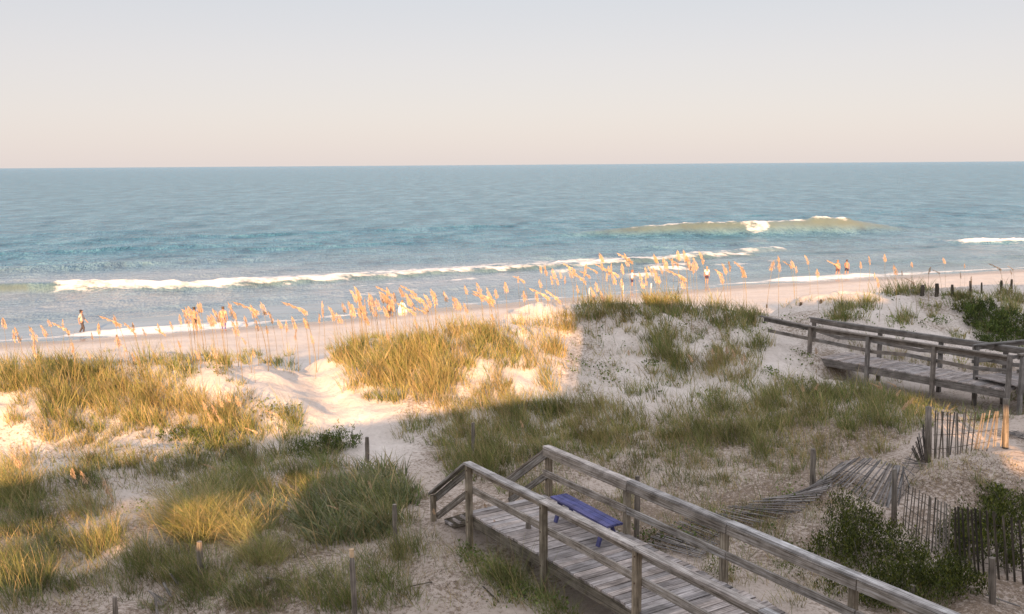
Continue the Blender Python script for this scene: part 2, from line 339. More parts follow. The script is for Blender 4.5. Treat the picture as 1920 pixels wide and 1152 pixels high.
# ------------------------------------------------------------------ sea sheet, with its breakers
def wave_line(t, pts): return np.interp(t, [p[0] for p in pts], [p[1] for p in pts])
def sea_parts(x, y):
    t = .898 * x + .439 * y; q = -.439 * x + .898 * y
    far = 1 - sstep(150, 420, q)
    z = far * (.22 * fbm(t * .05, q * .16, 3) + .26 * fbm(t * .16 + 9, q * .36, 4))
    foam = np.zeros_like(x); silt_glow = np.zeros_like(x)
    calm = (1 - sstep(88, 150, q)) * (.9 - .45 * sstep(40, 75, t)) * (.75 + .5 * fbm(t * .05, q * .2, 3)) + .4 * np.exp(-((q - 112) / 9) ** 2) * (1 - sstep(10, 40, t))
    shallow = sstep(0, 8, q - shore(t)); z = z * (.15 + .85 * shallow)
    wob = .9 * fbm(t * .12, 3.3 + 0 * t, 2) + .35 * fbm(t * .6, 9.3 + 0 * t, 2)
    # 1: long foaming breaker, tapering to the right
    q1 = wave_line(t, WAVE1) + 1.4 + .5 * wob
    A = np.interp(t, [-45, -14, 0, 16, 30, 50, 72, 78], [.7, .8, .85, .7, .45, .4, .4, 0]); d = q - q1
    z += A * np.where(d > 0, np.exp(-(d / 3.2) ** 2), np.exp(-(d / 1.1) ** 2))
    calm = calm * (1 - .9 * np.exp(-((d + .6) / 1.3) ** 2))
    on = sstep(tq(92, 551)[0], tq(108, 551)[0], t) * (1 - sstep(tq(1290, 492)[0], tq(1330, 491)[0], t))
    wd = np.interp(t, [-2, 12, 24, 36, 60], [.9, .8, .6, .42, .4]) * (1 + .5 * fbm(t * .35, 3 + 0 * t, 3))
    foam = np.maximum(foam, on * (np.exp(-((d + .4) / (1.5 * wd)) ** 2) * (.82 + .45 * fbm(t * .7, q * .7, 3)) * np.interp(t, [10, 40, 75], [1, .78, .6]) + .62 * sstep(-.2, .6, d) * (1 - sstep(3, 11, d)) * sstep(12, 22, t)))
    foam = np.maximum(foam, .9 * np.exp(-((t + 15.5) / 1.2) ** 2 - (d / .8) ** 2))
    silt_glow = np.maximum(silt_glow, np.where(t > 0, .55, .8) * np.exp(-((d + .8) / 1.2) ** 2) * (t > -60) * (t < 80))
    lace = sstep(0, .8, d) * (1 - sstep(2, 9, d)) * sstep(2, 10, t) * (1 - sstep(66, 76, t)); foam = np.maximum(foam, .36 * lace * (.6 + .8 * vnoise(t * .4, q * .8)))
    for off, fo in ((-5.5, .36), (-10, .30)):
        d2 = d - off - 1.2 * fbm(t * .15 + off, 2 + 0 * t, 3); foam = np.maximum(foam, fo * np.exp(-(d2 / .9) ** 2) * sstep(-.1, .3, fbm(t * .07 + off, 5 + 0 * t, 2)) * (t > -20) * (t < 80))
    # 2: tall green swell with broken lips, far right
    tw, qw = 0, 0
    p0, p1 = at_z(1140, 444, 0), at_z(1690, 436, 0); a0 = np.array(p0[:2]); a1 = np.array(p1[:2]); EK = np.linalg.norm(a1 - a0) / 57.5; ax_ = (a1 - a0) / np.linalg.norm(a1 - a0)
    e = (x - a0[0]) * ax_[0] + (y - a0[1]) * ax_[1]; n_ = -(x - a0[0]) * ax_[1] + (y - a0[1]) * ax_[0] - 2.6; e = e / EK
    n_ = n_ - np.interp(e, [0, 20, 32, 45, 57], [0, -1.5, -2, -.5, 0])
    n_ = n_ + .5 * fbm(e * .08, 2.2 + 0 * e, 2)
    e = e - 2.2; A = np.interp(e, [-16, -4, 12, 30, 40, 47, 60], [0, .9, 1.7, 2.0, 2.3, 2.0, 0]); k = np.where(n_ > 0, np.exp(-(n_ / 5) ** 2), np.exp(-(n_ / 2.6) ** 2)); z += A * k
    silt_glow = np.maximum(silt_glow, sstep(-14, 4, e) * (1 - sstep(48, 62, e)) * np.exp(-((n_ + 1.0) / 1.9) ** 2) * (.85 + .15 * fbm(e * .2, n_ * .3, 2)))  # swell face: light through the thin wave painted as olive
    lipn = .35 + .75 * fbm(e * .35, 7 + 0 * e, 3)
    foam = np.maximum(foam, np.exp(-((n_ - .2) / .75) ** 2) * np.clip(sstep(-2, 6, e) * (1 - sstep(16, 19, e)) * (.5 + lipn * .35) + sstep(16, 18, e) * (1 - sstep(35, 38, e)) * (.6 + lipn * .35) + sstep(36, 39, e) * (1 - sstep(44.5, 47, e)) * (.8 + .5 * lipn * .5), 0, 1))
    foam = np.maximum(foam, sstep(22.6, 24.2, e) * (1 - sstep(27.6, 29.6, e)) * np.exp(-((n_ + 1.2) / 1.9) ** 4) * (.66 + .5 * fbm(e * .9, n_ * .9, 2)))
    z += .28 * np.exp(-((n_ - .2) / .8) ** 2) * sstep(37, 39, e) * (1 - sstep(45.5, 47, e)) * (.6 + .8 * vnoise(e * 1.2, n_))
    # 3: foam line far right, small swells, shore break
    q3 = wave_line(t, WAVE3) + 1 + .4 * wob; d = q - q3; on = sstep(tq(1780, 457)[0], tq(1830, 457)[0], t)
    z += .5 * on * np.exp(-(d / 1.6) ** 2); foam = np.maximum(foam, on * np.exp(-((d + .2) / 1.2) ** 2) * .95 + on * .42 * np.exp(-((d - 4) / 4) ** 2))
    for (qq, ta, tb, am, w_) in ((124, -30, 30, .45, 1.6), (133, -50, -5, .5, 1.8), (116, -60, -20, .35, 1.4), (140, 20, 60, .35, 1.8), (107, 50, 75, .35, 1.3), (150, -40, 40, .35, 2), (112, 62, 100, .4, 1.4), (93, 55, 85, .3, 1.2), (170, 0, 90, .35, 2.4), (190, -90, 30, .35, 2.6)):
        d = q - qq - 2 * wob; z += am * sstep(ta, ta + 12, t) * (1 - sstep(tb - 12, tb, t)) * np.where(d > 0, np.exp(-(d / (2 * w_)) ** 2), np.exp(-(d / (.8 * w_)) ** 2))
    for (qq, ta, tb, fo) in ((90.5, 58, 66, .7), (87, 52, 60, .6), (98, 66, 82, .6), (94, 48, 56, .5), (104, 70, 92, .45)):
        d = q - qq - wob; qq = qq - 1.5; d = q - qq - wob; on = sstep(ta, ta + 3, t) * (1 - sstep(tb - 3, tb, t)); z += .3 * on * np.exp(-(d / 1.0) ** 2); foam = np.maximum(foam, fo * on * np.exp(-(d / 1.3) ** 2)); silt_glow = np.maximum(silt_glow, .5 * on * np.exp(-((d + 1.4) / 1.0) ** 2))
    qs = shore(t) + .9 + .5 * fbm(t * .1, 1 + 0 * t, 2) + .3 * fbm(t * .5, 4 + 0 * t, 2); d = q - qs
    sw = np.interp(t, [-30, 1, 5, 12, 16, 24, 50, 64, 68, 78, 84, 100, 140], [.45, .5, .95, .9, .5, .42, .45, .5, .95, .95, .6, .5, .6]) * (1 + .35 * fbm(t * .25, 8 + 0 * t, 3))
    wid = np.interp(t, [-30, 3, 6, 13, 18, 50, 63, 68, 78, 86], [.7, .8, 1.9, 1.6, .5, .45, .5, 1.7, 1.5, .7])
    foam = np.maximum(foam, sw * np.exp(-(d / wid) ** 2)); z += .2 * np.exp(-((d - 1) / 1.0) ** 2) * sstep(.6, 1, sw)
    silt_glow = np.maximum(silt_glow, .5 * np.exp(-((q - 79.5) / 2.0) ** 2) * sstep(-30, 0, t) * (1 - sstep(20, 30, t)) + .30 * (1 - sstep(75, 84, q)) + .30 * sstep(30, 60, t) * (1 - sstep(84, 112, q)))
    z = z + foam * (.30 * vnoise(x * 1.1, y * 1.1) + .15 * vnoise(x * 2.7, y * 2.7)) * sstep(82, 90, q) + .05 * foam * vnoise(x * 2, y * 2) + .02
    return z, foam, silt_glow, calm
def sea_z(x, y): return sea_parts(x, y)[0]
def sea_c(x, y, z):
    p = sea_parts(x, y); return np.stack([np.clip(p[1], 0, 1), np.clip(p[2], 0, 1), np.clip(p[3], 0, 1), 1 + 0 * x], 1)
# grid turned to follow the shore
ts = axis([(-60000, -4000, 4000), (-4000, -300, 200), (-300, -70, 8), (-70, 150, .45), (150, 300, 8), (300, 4000, 200), (4000, 60000, 4000)])
qs_ = axis([(66, 118, .28), (118, 178, .5), (178, 300, 4), (300, 2000, 80), (2000, 60000, 2500)])
def zr(t, q): return sea_z(.898 * t - .439 * q, .439 * t + .898 * q)
def cr(t, q, z): return sea_c(.898 * t - .439 * q, .439 * t + .898 * q, z)
me = grid_mesh('sea', ts, qs_, zr, cr); o = link('sea', me, None, M['water']); o.rotation_euler = (0, 0, math.atan2(.439, .898)); tag(o, 'teal sea with foaming breakers', 'sea', kind='structure')

exec_parts = []
# ------------------------------------------------------------------ grass
G1, G2, GY, ST, GG, GO, BR = (.108, .152, .040), (.178, .218, .066), (.29, .28, .080), (.44, .34, .18), (.15, .19, .10), (.36, .26, .11), (.20, .14, .085)
TYPES = {  # length, blades, radius, width, lean, bend, colours with weights
    'dune':   (.60, 30, .20, .012, .30, .35, ((G1, 4), (G2, 4), (ST, 1.3), (GY, 1.6))),
    'dry':    (.62, 28, .20, .011, .30, .35, ((G2, 3), (ST, 3), (GO, 2), (GY, 3))),
    'sparse': (.36, 16, .16, .011, .35, .3, ((G1, 3), (G2, 3), (ST, 3))),
    'soft':   (.85, 70, .16, .010, .45, .75, ((GY, 4), (G2, 4), (ST, 2))),
    'broad':  (.62, 26, .22, .030, .35, .60, ((GG, 5), (G1, 2), (G2, 1), (ST, .6))),
    'low':    (.24, 22, .30, .010, .60, .5, ((G2, 2), (ST, 2), (BR, 3), (G1, 2))),
    'dark':   (.42, 32, .22, .013, .40, .45, ((G1, 5), (G2, 2), (BR, 1))),
}
def grass_mesh(name, P, types, scale, origin=None):
    """P (n,3) clump feet; one array of blades for all of them"""
    VV, CC, K = [], [], 4
    for tname in sorted(set(types)):
        L, nb, rad, wd, lean, bend, cols = TYPES[tname]
        sel = np.array([i for i, t in enumerate(types) if t == tname]); C = P[sel]; s0 = scale[sel]
        far = np.clip(C[:, 1] / 22, .8, 2.2); cnt = np.maximum(5, (nb / np.clip(far, 1, 1.7) * rng.uniform(.6, 1.35, len(C)))).astype(int)
        ci = np.repeat(np.arange(len(C)), cnt); n = len(ci)
        r = rad * np.sqrt(rng.random(n)) * s0[ci]; a = rng.random(n) * 2 * np.pi
        bx = C[ci, 0] + r * np.cos(a); by = C[ci, 1] + r * np.sin(a); bz = hs(bx, by) - .02
        ln = L * s0[ci] * (.3 + .95 * rng.random(n) ** 1.5 + .15 * (rng.random(n) < .06))
        a2 = a + rng.normal(0, .9, n); k = lean * rng.uniform(.2, 1.4, n)
        dx = np.cos(a2) * k * 1.25 - .12; dy = np.sin(a2) * k - .05; bd = bend * (.2 + 1.9 * rng.random(n) ** 1.6)
        hd = np.sqrt(dx * dx + dy * dy) + 1e-6; nrm = np.sqrt(1 + hd * hd)
        w = wd * far[ci] * rng.uniform(.6, 1.3, n); ph = rng.random(n) * 2 * np.pi
        wx, wy = np.cos(ph), np.sin(ph)
        pal = np.array([c for c, _ in cols]); wt = np.array([q for _, q in cols], float); wt /= wt.sum()
        cc = pal[rng.choice(len(pal), n, p=wt)] * rng.uniform(.75, 1.3, (n, 1))
        dead = rng.random(n) < .08; cc[dead] = np.array(ST) * rng.uniform(.6, 1.1, (int(dead.sum()), 1)); ln = ln * np.where(dead, 1.2, 1)      # dry dead stalks
        hue = rng.normal(0, 1, len(C)); hb = np.clip(rng.normal(.0, .22, len(C)) , -.35, .45)[ci][:, None]; cc = cc * (1 - np.abs(hb)) + np.abs(hb) * np.where(hb > 0, np.array(ST), np.array(G1) * .8)
        tipm = rng.random((n, 1)) * .45; tip = cc * (1 - tipm) + np.array(ST) * tipm
        lv = np.array([0, .38, .72, 1.0])
        V = np.empty((n, K, 2, 3)); Cl = np.ones((n, K, 2, 4))
        for j, s in enumerate(lv):
            hx = dx / nrm * ln * s + dx / hd * ln * bd * s * s * .6; hy = dy / nrm * ln * s + dy / hd * ln * bd * s * s * .6
            hz = ln * s / nrm - ln * bd * .38 * s ** 3
            ww = w * (1 - s ** 1.6 * .9) * .5
            for m_, sg in ((0, -1), (1, 1)):
                V[:, j, m_, 0] = bx + hx + sg * wx * ww; V[:, j, m_, 1] = by + hy + sg * wy * ww; V[:, j, m_, 2] = bz + hz
            Cl[:, j, :, :3] = (cc * (1 - s ** 2) + tip * s ** 2)[:, None, :]
        VV.append(V.reshape(-1, 3)); CC.append(Cl.reshape(-1, 4))
    V = np.concatenate(VV); C = np.concatenate(CC); n = len(V) // 8; b = (np.arange(n) * 8)[:, None]
    q = np.array([[0, 1, 3, 2], [2, 3, 5, 4], [4, 5, 7, 6]])
    F = (b[:, None, :] + q[None]).reshape(-1, 4)
    if origin is not None: V = V - np.array(origin)
    return np_mesh(name, V, F, C)

def fill(patches):
    U, Vv, T, S = [], [], [], []
    for (u, v, ru, rv, cov, ty, sz) in patches:
        yy = np.clip(7.0 / max(.06, (v - 309) / 1867 + .02), 14, 60)          # rough distance, for spacing
        per = (120 if v > 830 else 160 if v > 690 else 200) * (22 / yy) ** 2
        n = max(2, int(math.pi * ru * rv * cov / per))
        r = np.sqrt(rng.random(n)); a = rng.random(n) * 6.283
        gn = max(1, n // 5); gi = rng.integers(0, gn, n); gs = rng.uniform(.55, 1.35, gn)          # clumps gather in families
        near = rng.random(n) < .55; sp_ = 330 / yy
        uu = np.where(near, u + ru * (r * np.cos(a))[gi] + rng.normal(0, sp_, n), u + ru * r * np.cos(a)); vv = np.where(near, v + rv * (r * np.sin(a))[gi] + rng.normal(0, sp_ * .35, n), v + rv * r * np.sin(a))
        U += list(uu); Vv += list(vv); T += [ty] * n; S += list(sz * gs[gi] * rng.uniform(.75, 1.25, n))
    P = cast(U, Vv); ok = ~np.isnan(P[:, 0]) & (P[:, 1] < 62)
    # keep the decks, stairs and sandy path clear
    def clear(P):
        rx = P[:, 0] - BO[0]; ry = P[:, 1] - BO[1]; s = rx * BD[0] + ry * BD[1]; w = rx * BN[0] + ry * BN[1]
        a = (s > -2.6) & (w > np.where(s > .3, -.06, -.25)) & (w < 2.0)
        rx = P[:, 0] - 12.2; ry = P[:, 1] - 33.5; s = rx * .6 - ry * .8; w = rx * .8 + ry * .6
        c = (s > -5) & (s < 6) & (w > -.2) & (w < 1.8)
        t_ = .898 * P[:, 0] + .439 * P[:, 1]; q_ = -.439 * P[:, 0] + .898 * P[:, 1]; tp = np.interp(q_, [18, 23, 27, 31, 38], [8.6, 7.9, 7.6, 8.0, 8.2])      # the trodden path
        e_ = (np.abs(t_ - tp) < .85 + .3 * np.sin(q_ * 1.7)) & (q_ > 20.5)
        return ~(a | c | e_)
    ok &= clear(np.nan_to_num(P))
    i = np.where(ok)[0]
    return P[i], [T[k] for k in i], np.array(S)[i]
def grass_obj(name, label, patches):
    P, T, S = fill(patches)
    o = link(name, grass_mesh(name, P, T, S), None, M['grass']); tag(o, label, 'grass', kind='stuff'); return o

grass_obj('dune_grass', 'golden green dune grass covering the left dune', [
    (60, 700, 110, 22, 1.1, 'dune', 1), (230, 700, 140, 18, .9, 'dune', 1), (400, 680, 140, 9, .9, 'dune', .9), (500, 672, 60, 9, .7, 'dune', .8), (535, 690, 18, 16, .9, 'dune', 1),
    (60, 735, 80, 22, .5, 'dry', 1), (140, 760, 60, 40, .6, 'dune', 1), (240, 760, 60, 45, .7, 'dry', 1), (300, 740, 50, 35, .6, 'dry', 1), (350, 780, 60, 45, .4, 'dry', .9),
    (160, 810, 50, 30, .5, 'dry', .8), (270, 815, 50, 20, .35, 'dry', .7), (30, 800, 30, 20, .2, 'sparse', 1), (350, 735, 20, 10, .8, 'dune', .8), (265, 790, 16, 9, .9, 'dune', .9),
    (430, 790, 70, 50, .8, 'dry', 1.1), (440, 820, 60, 35, .9, 'dune', 1), (465, 730, 18, 12, .8, 'dune', .8), (590, 690, 30, 10, .4, 'sparse', 1), (540, 790, 45, 40, .6, 'dune', .9), (560, 760, 60, 30, .15, 'sparse', .9),
    (110, 770, 16, 30, .9, 'dune', 1.1), (80, 780, 70, 30, .5, 'dry', .9), (200, 730, 140, 28, .7, 'dry', 1), (330, 790, 90, 34, .7, 'dry', .9), (200, 790, 120, 40, .4, 'dune', .9), (40, 720, 60, 24, .7, 'dune', .9), (460, 680, 110, 8, .7, 'dry', .8), (300, 665, 200, 8, .35, 'sparse', 1.2), (60, 840, 60, 20, .3, 'dry', .9), (210, 840, 60, 16, .5, 'dry', .8), (450, 700, 90, 8, .25, 'sparse', .8), (420, 715, 60, 14, .12, 'sparse', .8),
])
grass_obj('dune_grass', 'tall golden grass on the rounded centre dune', [
    (720, 660, 105, 42, 1.1, 'dune', 1.1), (830, 650, 110, 40, .9, 'dry', 1.1), (930, 660, 70, 38, .8, 'dune', 1), (690, 700, 80, 45, .9, 'dry', 1.1), (780, 715, 80, 45, .8, 'dry', 1.1), (640, 670, 40, 25, 1, 'dune', 1),
    (880, 710, 70, 40, .5, 'dry', 1), (990, 660, 60, 40, .6, 'dry', 1), (1040, 700, 25, 50, .6, 'dry', .9), (750, 745, 60, 14, .7, 'dune', .9), (960, 720, 50, 35, .3, 'dry', .9), (850, 735, 60, 20, .5, 'dry', .9),
    (1000, 612, 60, 14, .6, 'dry', .9), (900, 625, 80, 12, .7, 'dry', .9), (1060, 605, 30, 20, .8, 'dry', 1),
    (1120, 585, 50, 16, 1, 'dune', 1), (1190, 580, 50, 18, 1.2, 'dune', 1.1), (1290, 580, 60, 18, 1.2, 'dune', 1.1), (1370, 600, 50, 28, 1.1, 'dune', 1.1), (1240, 620, 35, 40, .9, 'dune', 1), (1250, 680, 40, 45, .9, 'dune', 1),
    (1340, 640, 60, 20, .5, 'dune', .9), (1420, 640, 25, 40, .8, 'dune', 1), (1290, 700, 50, 30, .5, 'dry', .9), (1370, 700, 50, 40, .8, 'dry', 1), (1220, 740, 40, 14, .7, 'dune', .9),
    (1160, 650, 80, 60, .25, 'sparse', .8), (1330, 680, 120, 60, .2, 'sparse', .9), (1130, 620, 40, 50, .2, 'dry', .8), (1120, 690, 40, 40, .15, 'sparse', .8), (1330, 610, 60, 20, .4, 'sparse', 1), (1180, 610, 40, 20, .3, 'dry', .8), (1410, 590, 30, 12, .7, 'dune', .9),
])
grass_obj('dune_grass', 'green grass on the white dunes behind the far boardwalk', [
    (1590, 588, 36, 18, .9, 'dune', 1), (1610, 575, 50, 12, .6, 'dune', .9), (1684, 548, 50, 8, 1.3, 'dune', 1), (1730, 548, 20, 8, 1, 'dune', .9), (1560, 568, 60, 5, .6, 'sparse', 1), (1500, 570, 60, 4, .3, 'sparse', .9), (1690, 598, 24, 18, .7, 'dune', .9),
    (1740, 585, 20, 18, .6, 'dune', .9), (1780, 556, 40, 6, 1, 'dune', .6), (1850, 558, 80, 10, 1.3, 'dune', .5), (1890, 570, 40, 20, 1, 'dune', 1), (1810, 570, 30, 10, 1, 'dark', 1), (1860, 600, 50, 26, .8, 'dark', 1), (1810, 630, 25, 14, .7, 'dune', .8),
    (1880, 640, 50, 20, .8, 'dark', 1), (1900, 690, 40, 14, .4, 'dry', 1), (1640, 640, 60, 14, .3, 'sparse', .9), (1620, 670, 80, 14, .4, 'dry', .9), (1760, 680, 80, 16, .4, 'dry', .9), (1460, 575, 30, 6, .5, 'sparse', .9),
])
grass_obj('meadow_grass', 'patchy green and straw grass in the hollow before the dunes', [
    (820, 800, 70, 26, .6, 'dune', .9), (900, 790, 100, 34, .8, 'dry', .95), (1000, 800, 100, 40, .8, 'dune', .95), (1100, 800, 100, 40, .8, 'dry', .95), (1220, 810, 110, 36, .8, 'dune', .95), (1340, 800, 80, 40, .75, 'dune', 1), (1430, 790, 60, 34, .9, 'dune', 1),
    (1400, 750, 90, 24, .7, 'dune', 1), (1500, 760, 70, 40, .8, 'dune', 1), (1580, 770, 90, 36, .8, 'dune', 1), (1680, 770, 70, 34, .9, 'dune', 1.05), (1620, 735, 90, 26, .9, 'dark', 1.1), (1740, 755, 60, 22, .9, 'dark', 1.05), (1840, 775, 70, 20, .8, 'dark', 1), (1880, 760, 60, 20, .7, 'dark', 1),
    (870, 860, 70, 30, 1, 'dune', 1.05), (940, 870, 60, 30, .9, 'dune', 1), (840, 890, 40, 22, .9, 'dark', 1), (960, 910, 36, 26, .8, 'dune', .9), (1090, 850, 90, 26, .6, 'dune', .85), (1160, 880, 60, 20, .35, 'sparse', .9), (1260, 870, 90, 24, .45, 'dune', .8),
    (1320, 900, 60, 22, .35, 'sparse', 1), (1420, 880, 90, 30, .3, 'sparse', 1), (1240, 920, 80, 26, .2, 'sparse', 1), (1430, 830, 30, 30, 1, 'dune', 1.1), (1480, 860, 60, 30, .3, 'sparse', 1), (1560, 850, 80, 18, .6, 'dry', .8), (1650, 835, 60, 14, .5, 'dry', .8),
    (1000, 810, 260, 50, .35, 'dune', .9), (1250, 920, 330, 110, .22, 'sparse', 1), (1300, 960, 300, 90, .10, 'low', 1.2), (1760, 890, 140, 40, .2, 'sparse', .9), (1150, 900, 240, 50, .22, 'sparse', 1.1), (1450, 1080, 160, 60, .22, 'sparse', .9), (1800, 880, 120, 40, .15, 'low', 1), (1250, 700, 180, 60, .12, 'sparse', 1), (1330, 800, 260, 50, .35, 'dry', .9), (1600, 780, 150, 50, .45, 'dune', .9), (1200, 840, 300, 40, .25, 'low', 1.2), (1450, 860, 200, 30, .25, 'sparse', 1.1), (1300, 900, 200, 40, .2, 'sparse', 1), (1740, 1125, 140, 26, .5, 'dark', .9), (1560, 800, 120, 16, .4, 'low', 1.2), (1180, 740, 160, 20, .25, 'sparse', 1.1),
    (860, 760, 60, 14, .5, 'dry', .8), (1000, 765, 70, 14, .5, 'dune', .8), (1110, 765, 60, 12, .6, 'dune', .9), (950, 830, 130, 20, .5, 'dry', .8), (1160, 830, 130, 20, .5, 'dry', .8), (1330, 860, 30, 15, .5, 'sparse', .9),
    (1220, 970, 40, 14, .3, 'sparse', 1), (1420, 1000, 60, 30, .25, 'sparse', 1), (1400, 1070, 50, 30, .5, 'dry', .6), (1480, 1060, 50, 40, .3, 'sparse', 1), (1560, 1110, 50, 30, .4, 'sparse', 1), (1350, 1060, 40, 50, .3, 'sparse', 1), (1620, 1130, 60, 20, .5, 'low', 1.1),
])
grass_obj('meadow_grass', 'shaggy grass over the sandy foreground left of the boardwalk', [
    (180, 885, 60, 30, .9, 'dark', 1), (240, 880, 30, 20, .7, 'dune', .9), (330, 885, 40, 28, .6, 'dune', .9), (340, 930, 40, 14, .4, 'sparse', 1), (420, 880, 60, 30, .8, 'dark', 1), (400, 850, 70, 18, .6, 'dark', .9), (490, 870, 50, 26, .8, 'dune', 1),
    (450, 920, 80, 36, .8, 'dune', 1), (540, 930, 100, 44, .5, 'dune', 1), (470, 960, 100, 36, .4, 'dark', 1), (540, 985, 90, 34, .5, 'broad', 1), (500, 1000, 140, 30, .4, 'low', 1.2), (420, 1000, 60, 30, .5, 'soft', .8), (620, 900, 60, 30, .8, 'dark', 1), (630, 850, 50, 26, .8, 'dark', .9), (560, 830, 40, 20, .5, 'dark', .8), (660, 980, 90, 44, 1, 'broad', 1),
    (720, 910, 60, 44, 1.1, 'broad', 1), (730, 960, 50, 36, 1, 'dune', 1), (30, 900, 40, 40, .9, 'dry', 1), (60, 950, 60, 30, .9, 'dune', 1.1), (60, 1000, 80, 22, .9, 'dark', 1), (150, 960, 40, 40, .6, 'dry', 1), (30, 1060, 70, 30, .9, 'dark', .9), (140, 1020, 60, 20, .5, 'low', 1.1),
    (300, 1060, 60, 40, .9, 'dune', 1), (250, 1000, 40, 24, .4, 'low', 1.1), (380, 1090, 90, 30, .6, 'low', 1.3), (430, 1130, 110, 24, .7, 'dark', .9), (330, 1140, 50, 20, .6, 'dark', .9), (100, 1130, 120, 22, .6, 'low', 1.2), (480, 1085, 60, 26, .6, 'low', 1.3), (560, 1040, 60, 18, .4, 'low', 1.1),
    (620, 1130, 40, 26, .8, 'dune', .9), (690, 1120, 50, 34, .8, 'dune', .9), (660, 1050, 60, 24, .4, 'low', 1.1), (760, 1060, 50, 28, .9, 'dune', .95), (790, 1010, 30, 16, .4, 'low', 1), (840, 1040, 40, 10, .7, 'low', 1), (870, 1090, 30, 12, .4, 'low', 1), (960, 1080, 50, 34, .7, 'dune', .95), (1020, 1115, 40, 30, .9, 'dark', 1.1), (910, 1130, 40, 14, .3, 'sparse', 1),
    (1080, 1145, 40, 20, .9, 'dark', 1.1), (890, 1010, 60, 24, 1.2, 'dark', 1), (950, 1060, 70, 30, 1.4, 'dark', 1.1), (1010, 1110, 70, 34, 1.4, 'dune', 1.1), (1070, 1150, 60, 20, 1.4, 'dark', 1.2), (60, 1030, 110, 40, .4, 'dark', 1), (50, 1120, 90, 30, .5, 'dune', .9), (420, 960, 80, 40, .6, 'dune', 1), (300, 970, 40, 20, .5, 'dry', .9), (600, 1000, 120, 24, .3, 'low', 1.2), (60, 1060, 110, 60, .5, 'low', 1.3), (400, 1000, 420, 150, .20, 'low', 1.3), (400, 960, 420, 170, .12, 'sparse', 1.1), (300, 900, 300, 70, .2, 'sparse', 1.1), (760, 1080, 160, 70, .25, 'low', 1.2), (560, 1090, 200, 60, .2, 'dune', .8), (120, 1080, 160, 60, .25, 'dune', .8), (500, 1110, 300, 40, .3, 'dark', .8), (200, 1080, 140, 40, .2, 'sparse', 1), (60, 1090, 100, 40, .35, 'dark', 1), (450, 1110, 130, 40, .45, 'dark', .9), (400, 1060, 100, 30, .35, 'dune', .9), (680, 1100, 80, 40, .35, 'dark', .8), (560, 1140, 140, 14, .35, 'low', 1.2), (150, 1000, 90, 30, .35, 'dune', .9), (560, 1090, 60, 20, .4, 'low', 1.2), (240, 1060, 60, 30, .5, 'dark', .9), (700, 1060, 60, 20, .5, 'low', 1.2), (30, 1110, 60, 30, .8, 'dark', 1), (170, 1080, 40, 12, .4, 'low', 1), (520, 1130, 40, 20, .5, 'sparse', 1), (780, 1140, 60, 14, .3, 'low', 1), (200, 1100, 60, 16, .25, 'sparse', 1), (820, 960, 20, 10, .3, 'low', .9), (960, 1040, 30, 16, .6, 'dark', 1),
])
# tufts one can point to
def tuft(label, u, v, ru, rv, cov, ty, sz):
    P, T, S = fill([(u, v, ru, rv, cov, ty, sz)])
    if len(P) < 2: return
    c = P.mean(0); c[2] = hs(c[0], c[1])
    o = link('grass_tuft', grass_mesh('grass_tuft', P, T, S, c), None, M['grass']); o.location = c; tag(o, label, 'grass')
tuft('arching yellow-green grass tuft behind the leaning grey stake at lower left', 385, 990, 70, 30, 1.6, 'soft', 1)
tuft('small yellow arching grass tuft between the lower-left stake and the bare sand', 480, 1045, 34, 18, 1.8, 'soft', .8)
tuft('dense green grass tuft standing alone on sand at lower left', 178, 1030, 30, 20, 1.8, 'dune', 1.1)
tuft('bright sunlit orange grass tuft beside the dark green tuft at lower left', 232, 1015, 20, 12, 1.8, 'dry', .8)
tuft('large grey-green broad-leaved grass clump left of the boardwalk steps', 700, 935, 60, 34, .8, 'broad', 1.0)
tuft('long-bladed grass clump catching the sun at the far left edge', 20, 930, 36, 30, 1.2, 'soft', .9)
tuft('round grass tuft on the little sand bank in the middle of the hollow', 1430, 838, 24, 14, 1.8, 'dune', 1)
tuft('reddish brown grass tuft on the bare sand left of the boardwalk', 865, 1100, 12, 5, 3.5, 'low', 1)
tuft('spiky grass tuft on white sand just beyond the far boardwalk rail', 1690, 602, 6, 4, 9, 'dune', 1.0)

# ------------------------------------------------------------------ leafy things
def leaves(name, P, size, cols, up=.5, origin=(0, 0, 0), long=1.6):
    n = len(P); d = rng.normal(0, 1, (n, 3)); d[:, 2] = np.abs(d[:, 2]) * .6 + up; d /= np.linalg.norm(d, axis=1)[:, None]
    s = np.cross(d, rng.normal(0, 1, (n, 3))); s /= np.linalg.norm(s, axis=1)[:, None]
    L = (size * rng.uniform(.6, 1.3, n))[:, None]; W = L / long / 2
    V = np.stack([P, P + d * L * .5 + s * W, P + d * L, P + d * L * .5 - s * W], 1) - np.array(origin)
    pal = np.array([c for c, _ in cols]); wt = np.array([q for _, q in cols], float); wt /= wt.sum()
    C = np.ones((n, 4, 4)); C[:, :, :3] = (pal[rng.choice(len(pal), n, p=wt)] * rng.uniform(.7, 1.35, (n, 1)))[:, None, :]
    return np_mesh(name, V.reshape(-1, 3), np.arange(n * 4).reshape(n, 4), C.reshape(-1, 4))
def vine(name, label, patches, per=26, size=.06, cols=((G1, 3), (G2, 2), ((.10, .13, .03), 2)), hmax=.10, lg=1.2):
    P, T, S = fill([(u, v, ru, rv, c, 'low', 1) for (u, v, ru, rv, c) in patches])
    k = np.repeat(np.arange(len(P)), per); a = rng.random(len(k)) * 6.283; r = .28 * np.sqrt(rng.random(len(k)))
    x = P[k, 0] + r * np.cos(a); y = P[k, 1] + r * np.sin(a); z = hs(x, y) + rng.random(len(k)) ** 2 * hmax
    o = link(name, leaves(name, np.stack([x, y, z], 1), size, cols, .4, long=lg), None, M['leaf']); tag(o, label, 'ground cover', kind='stuff')
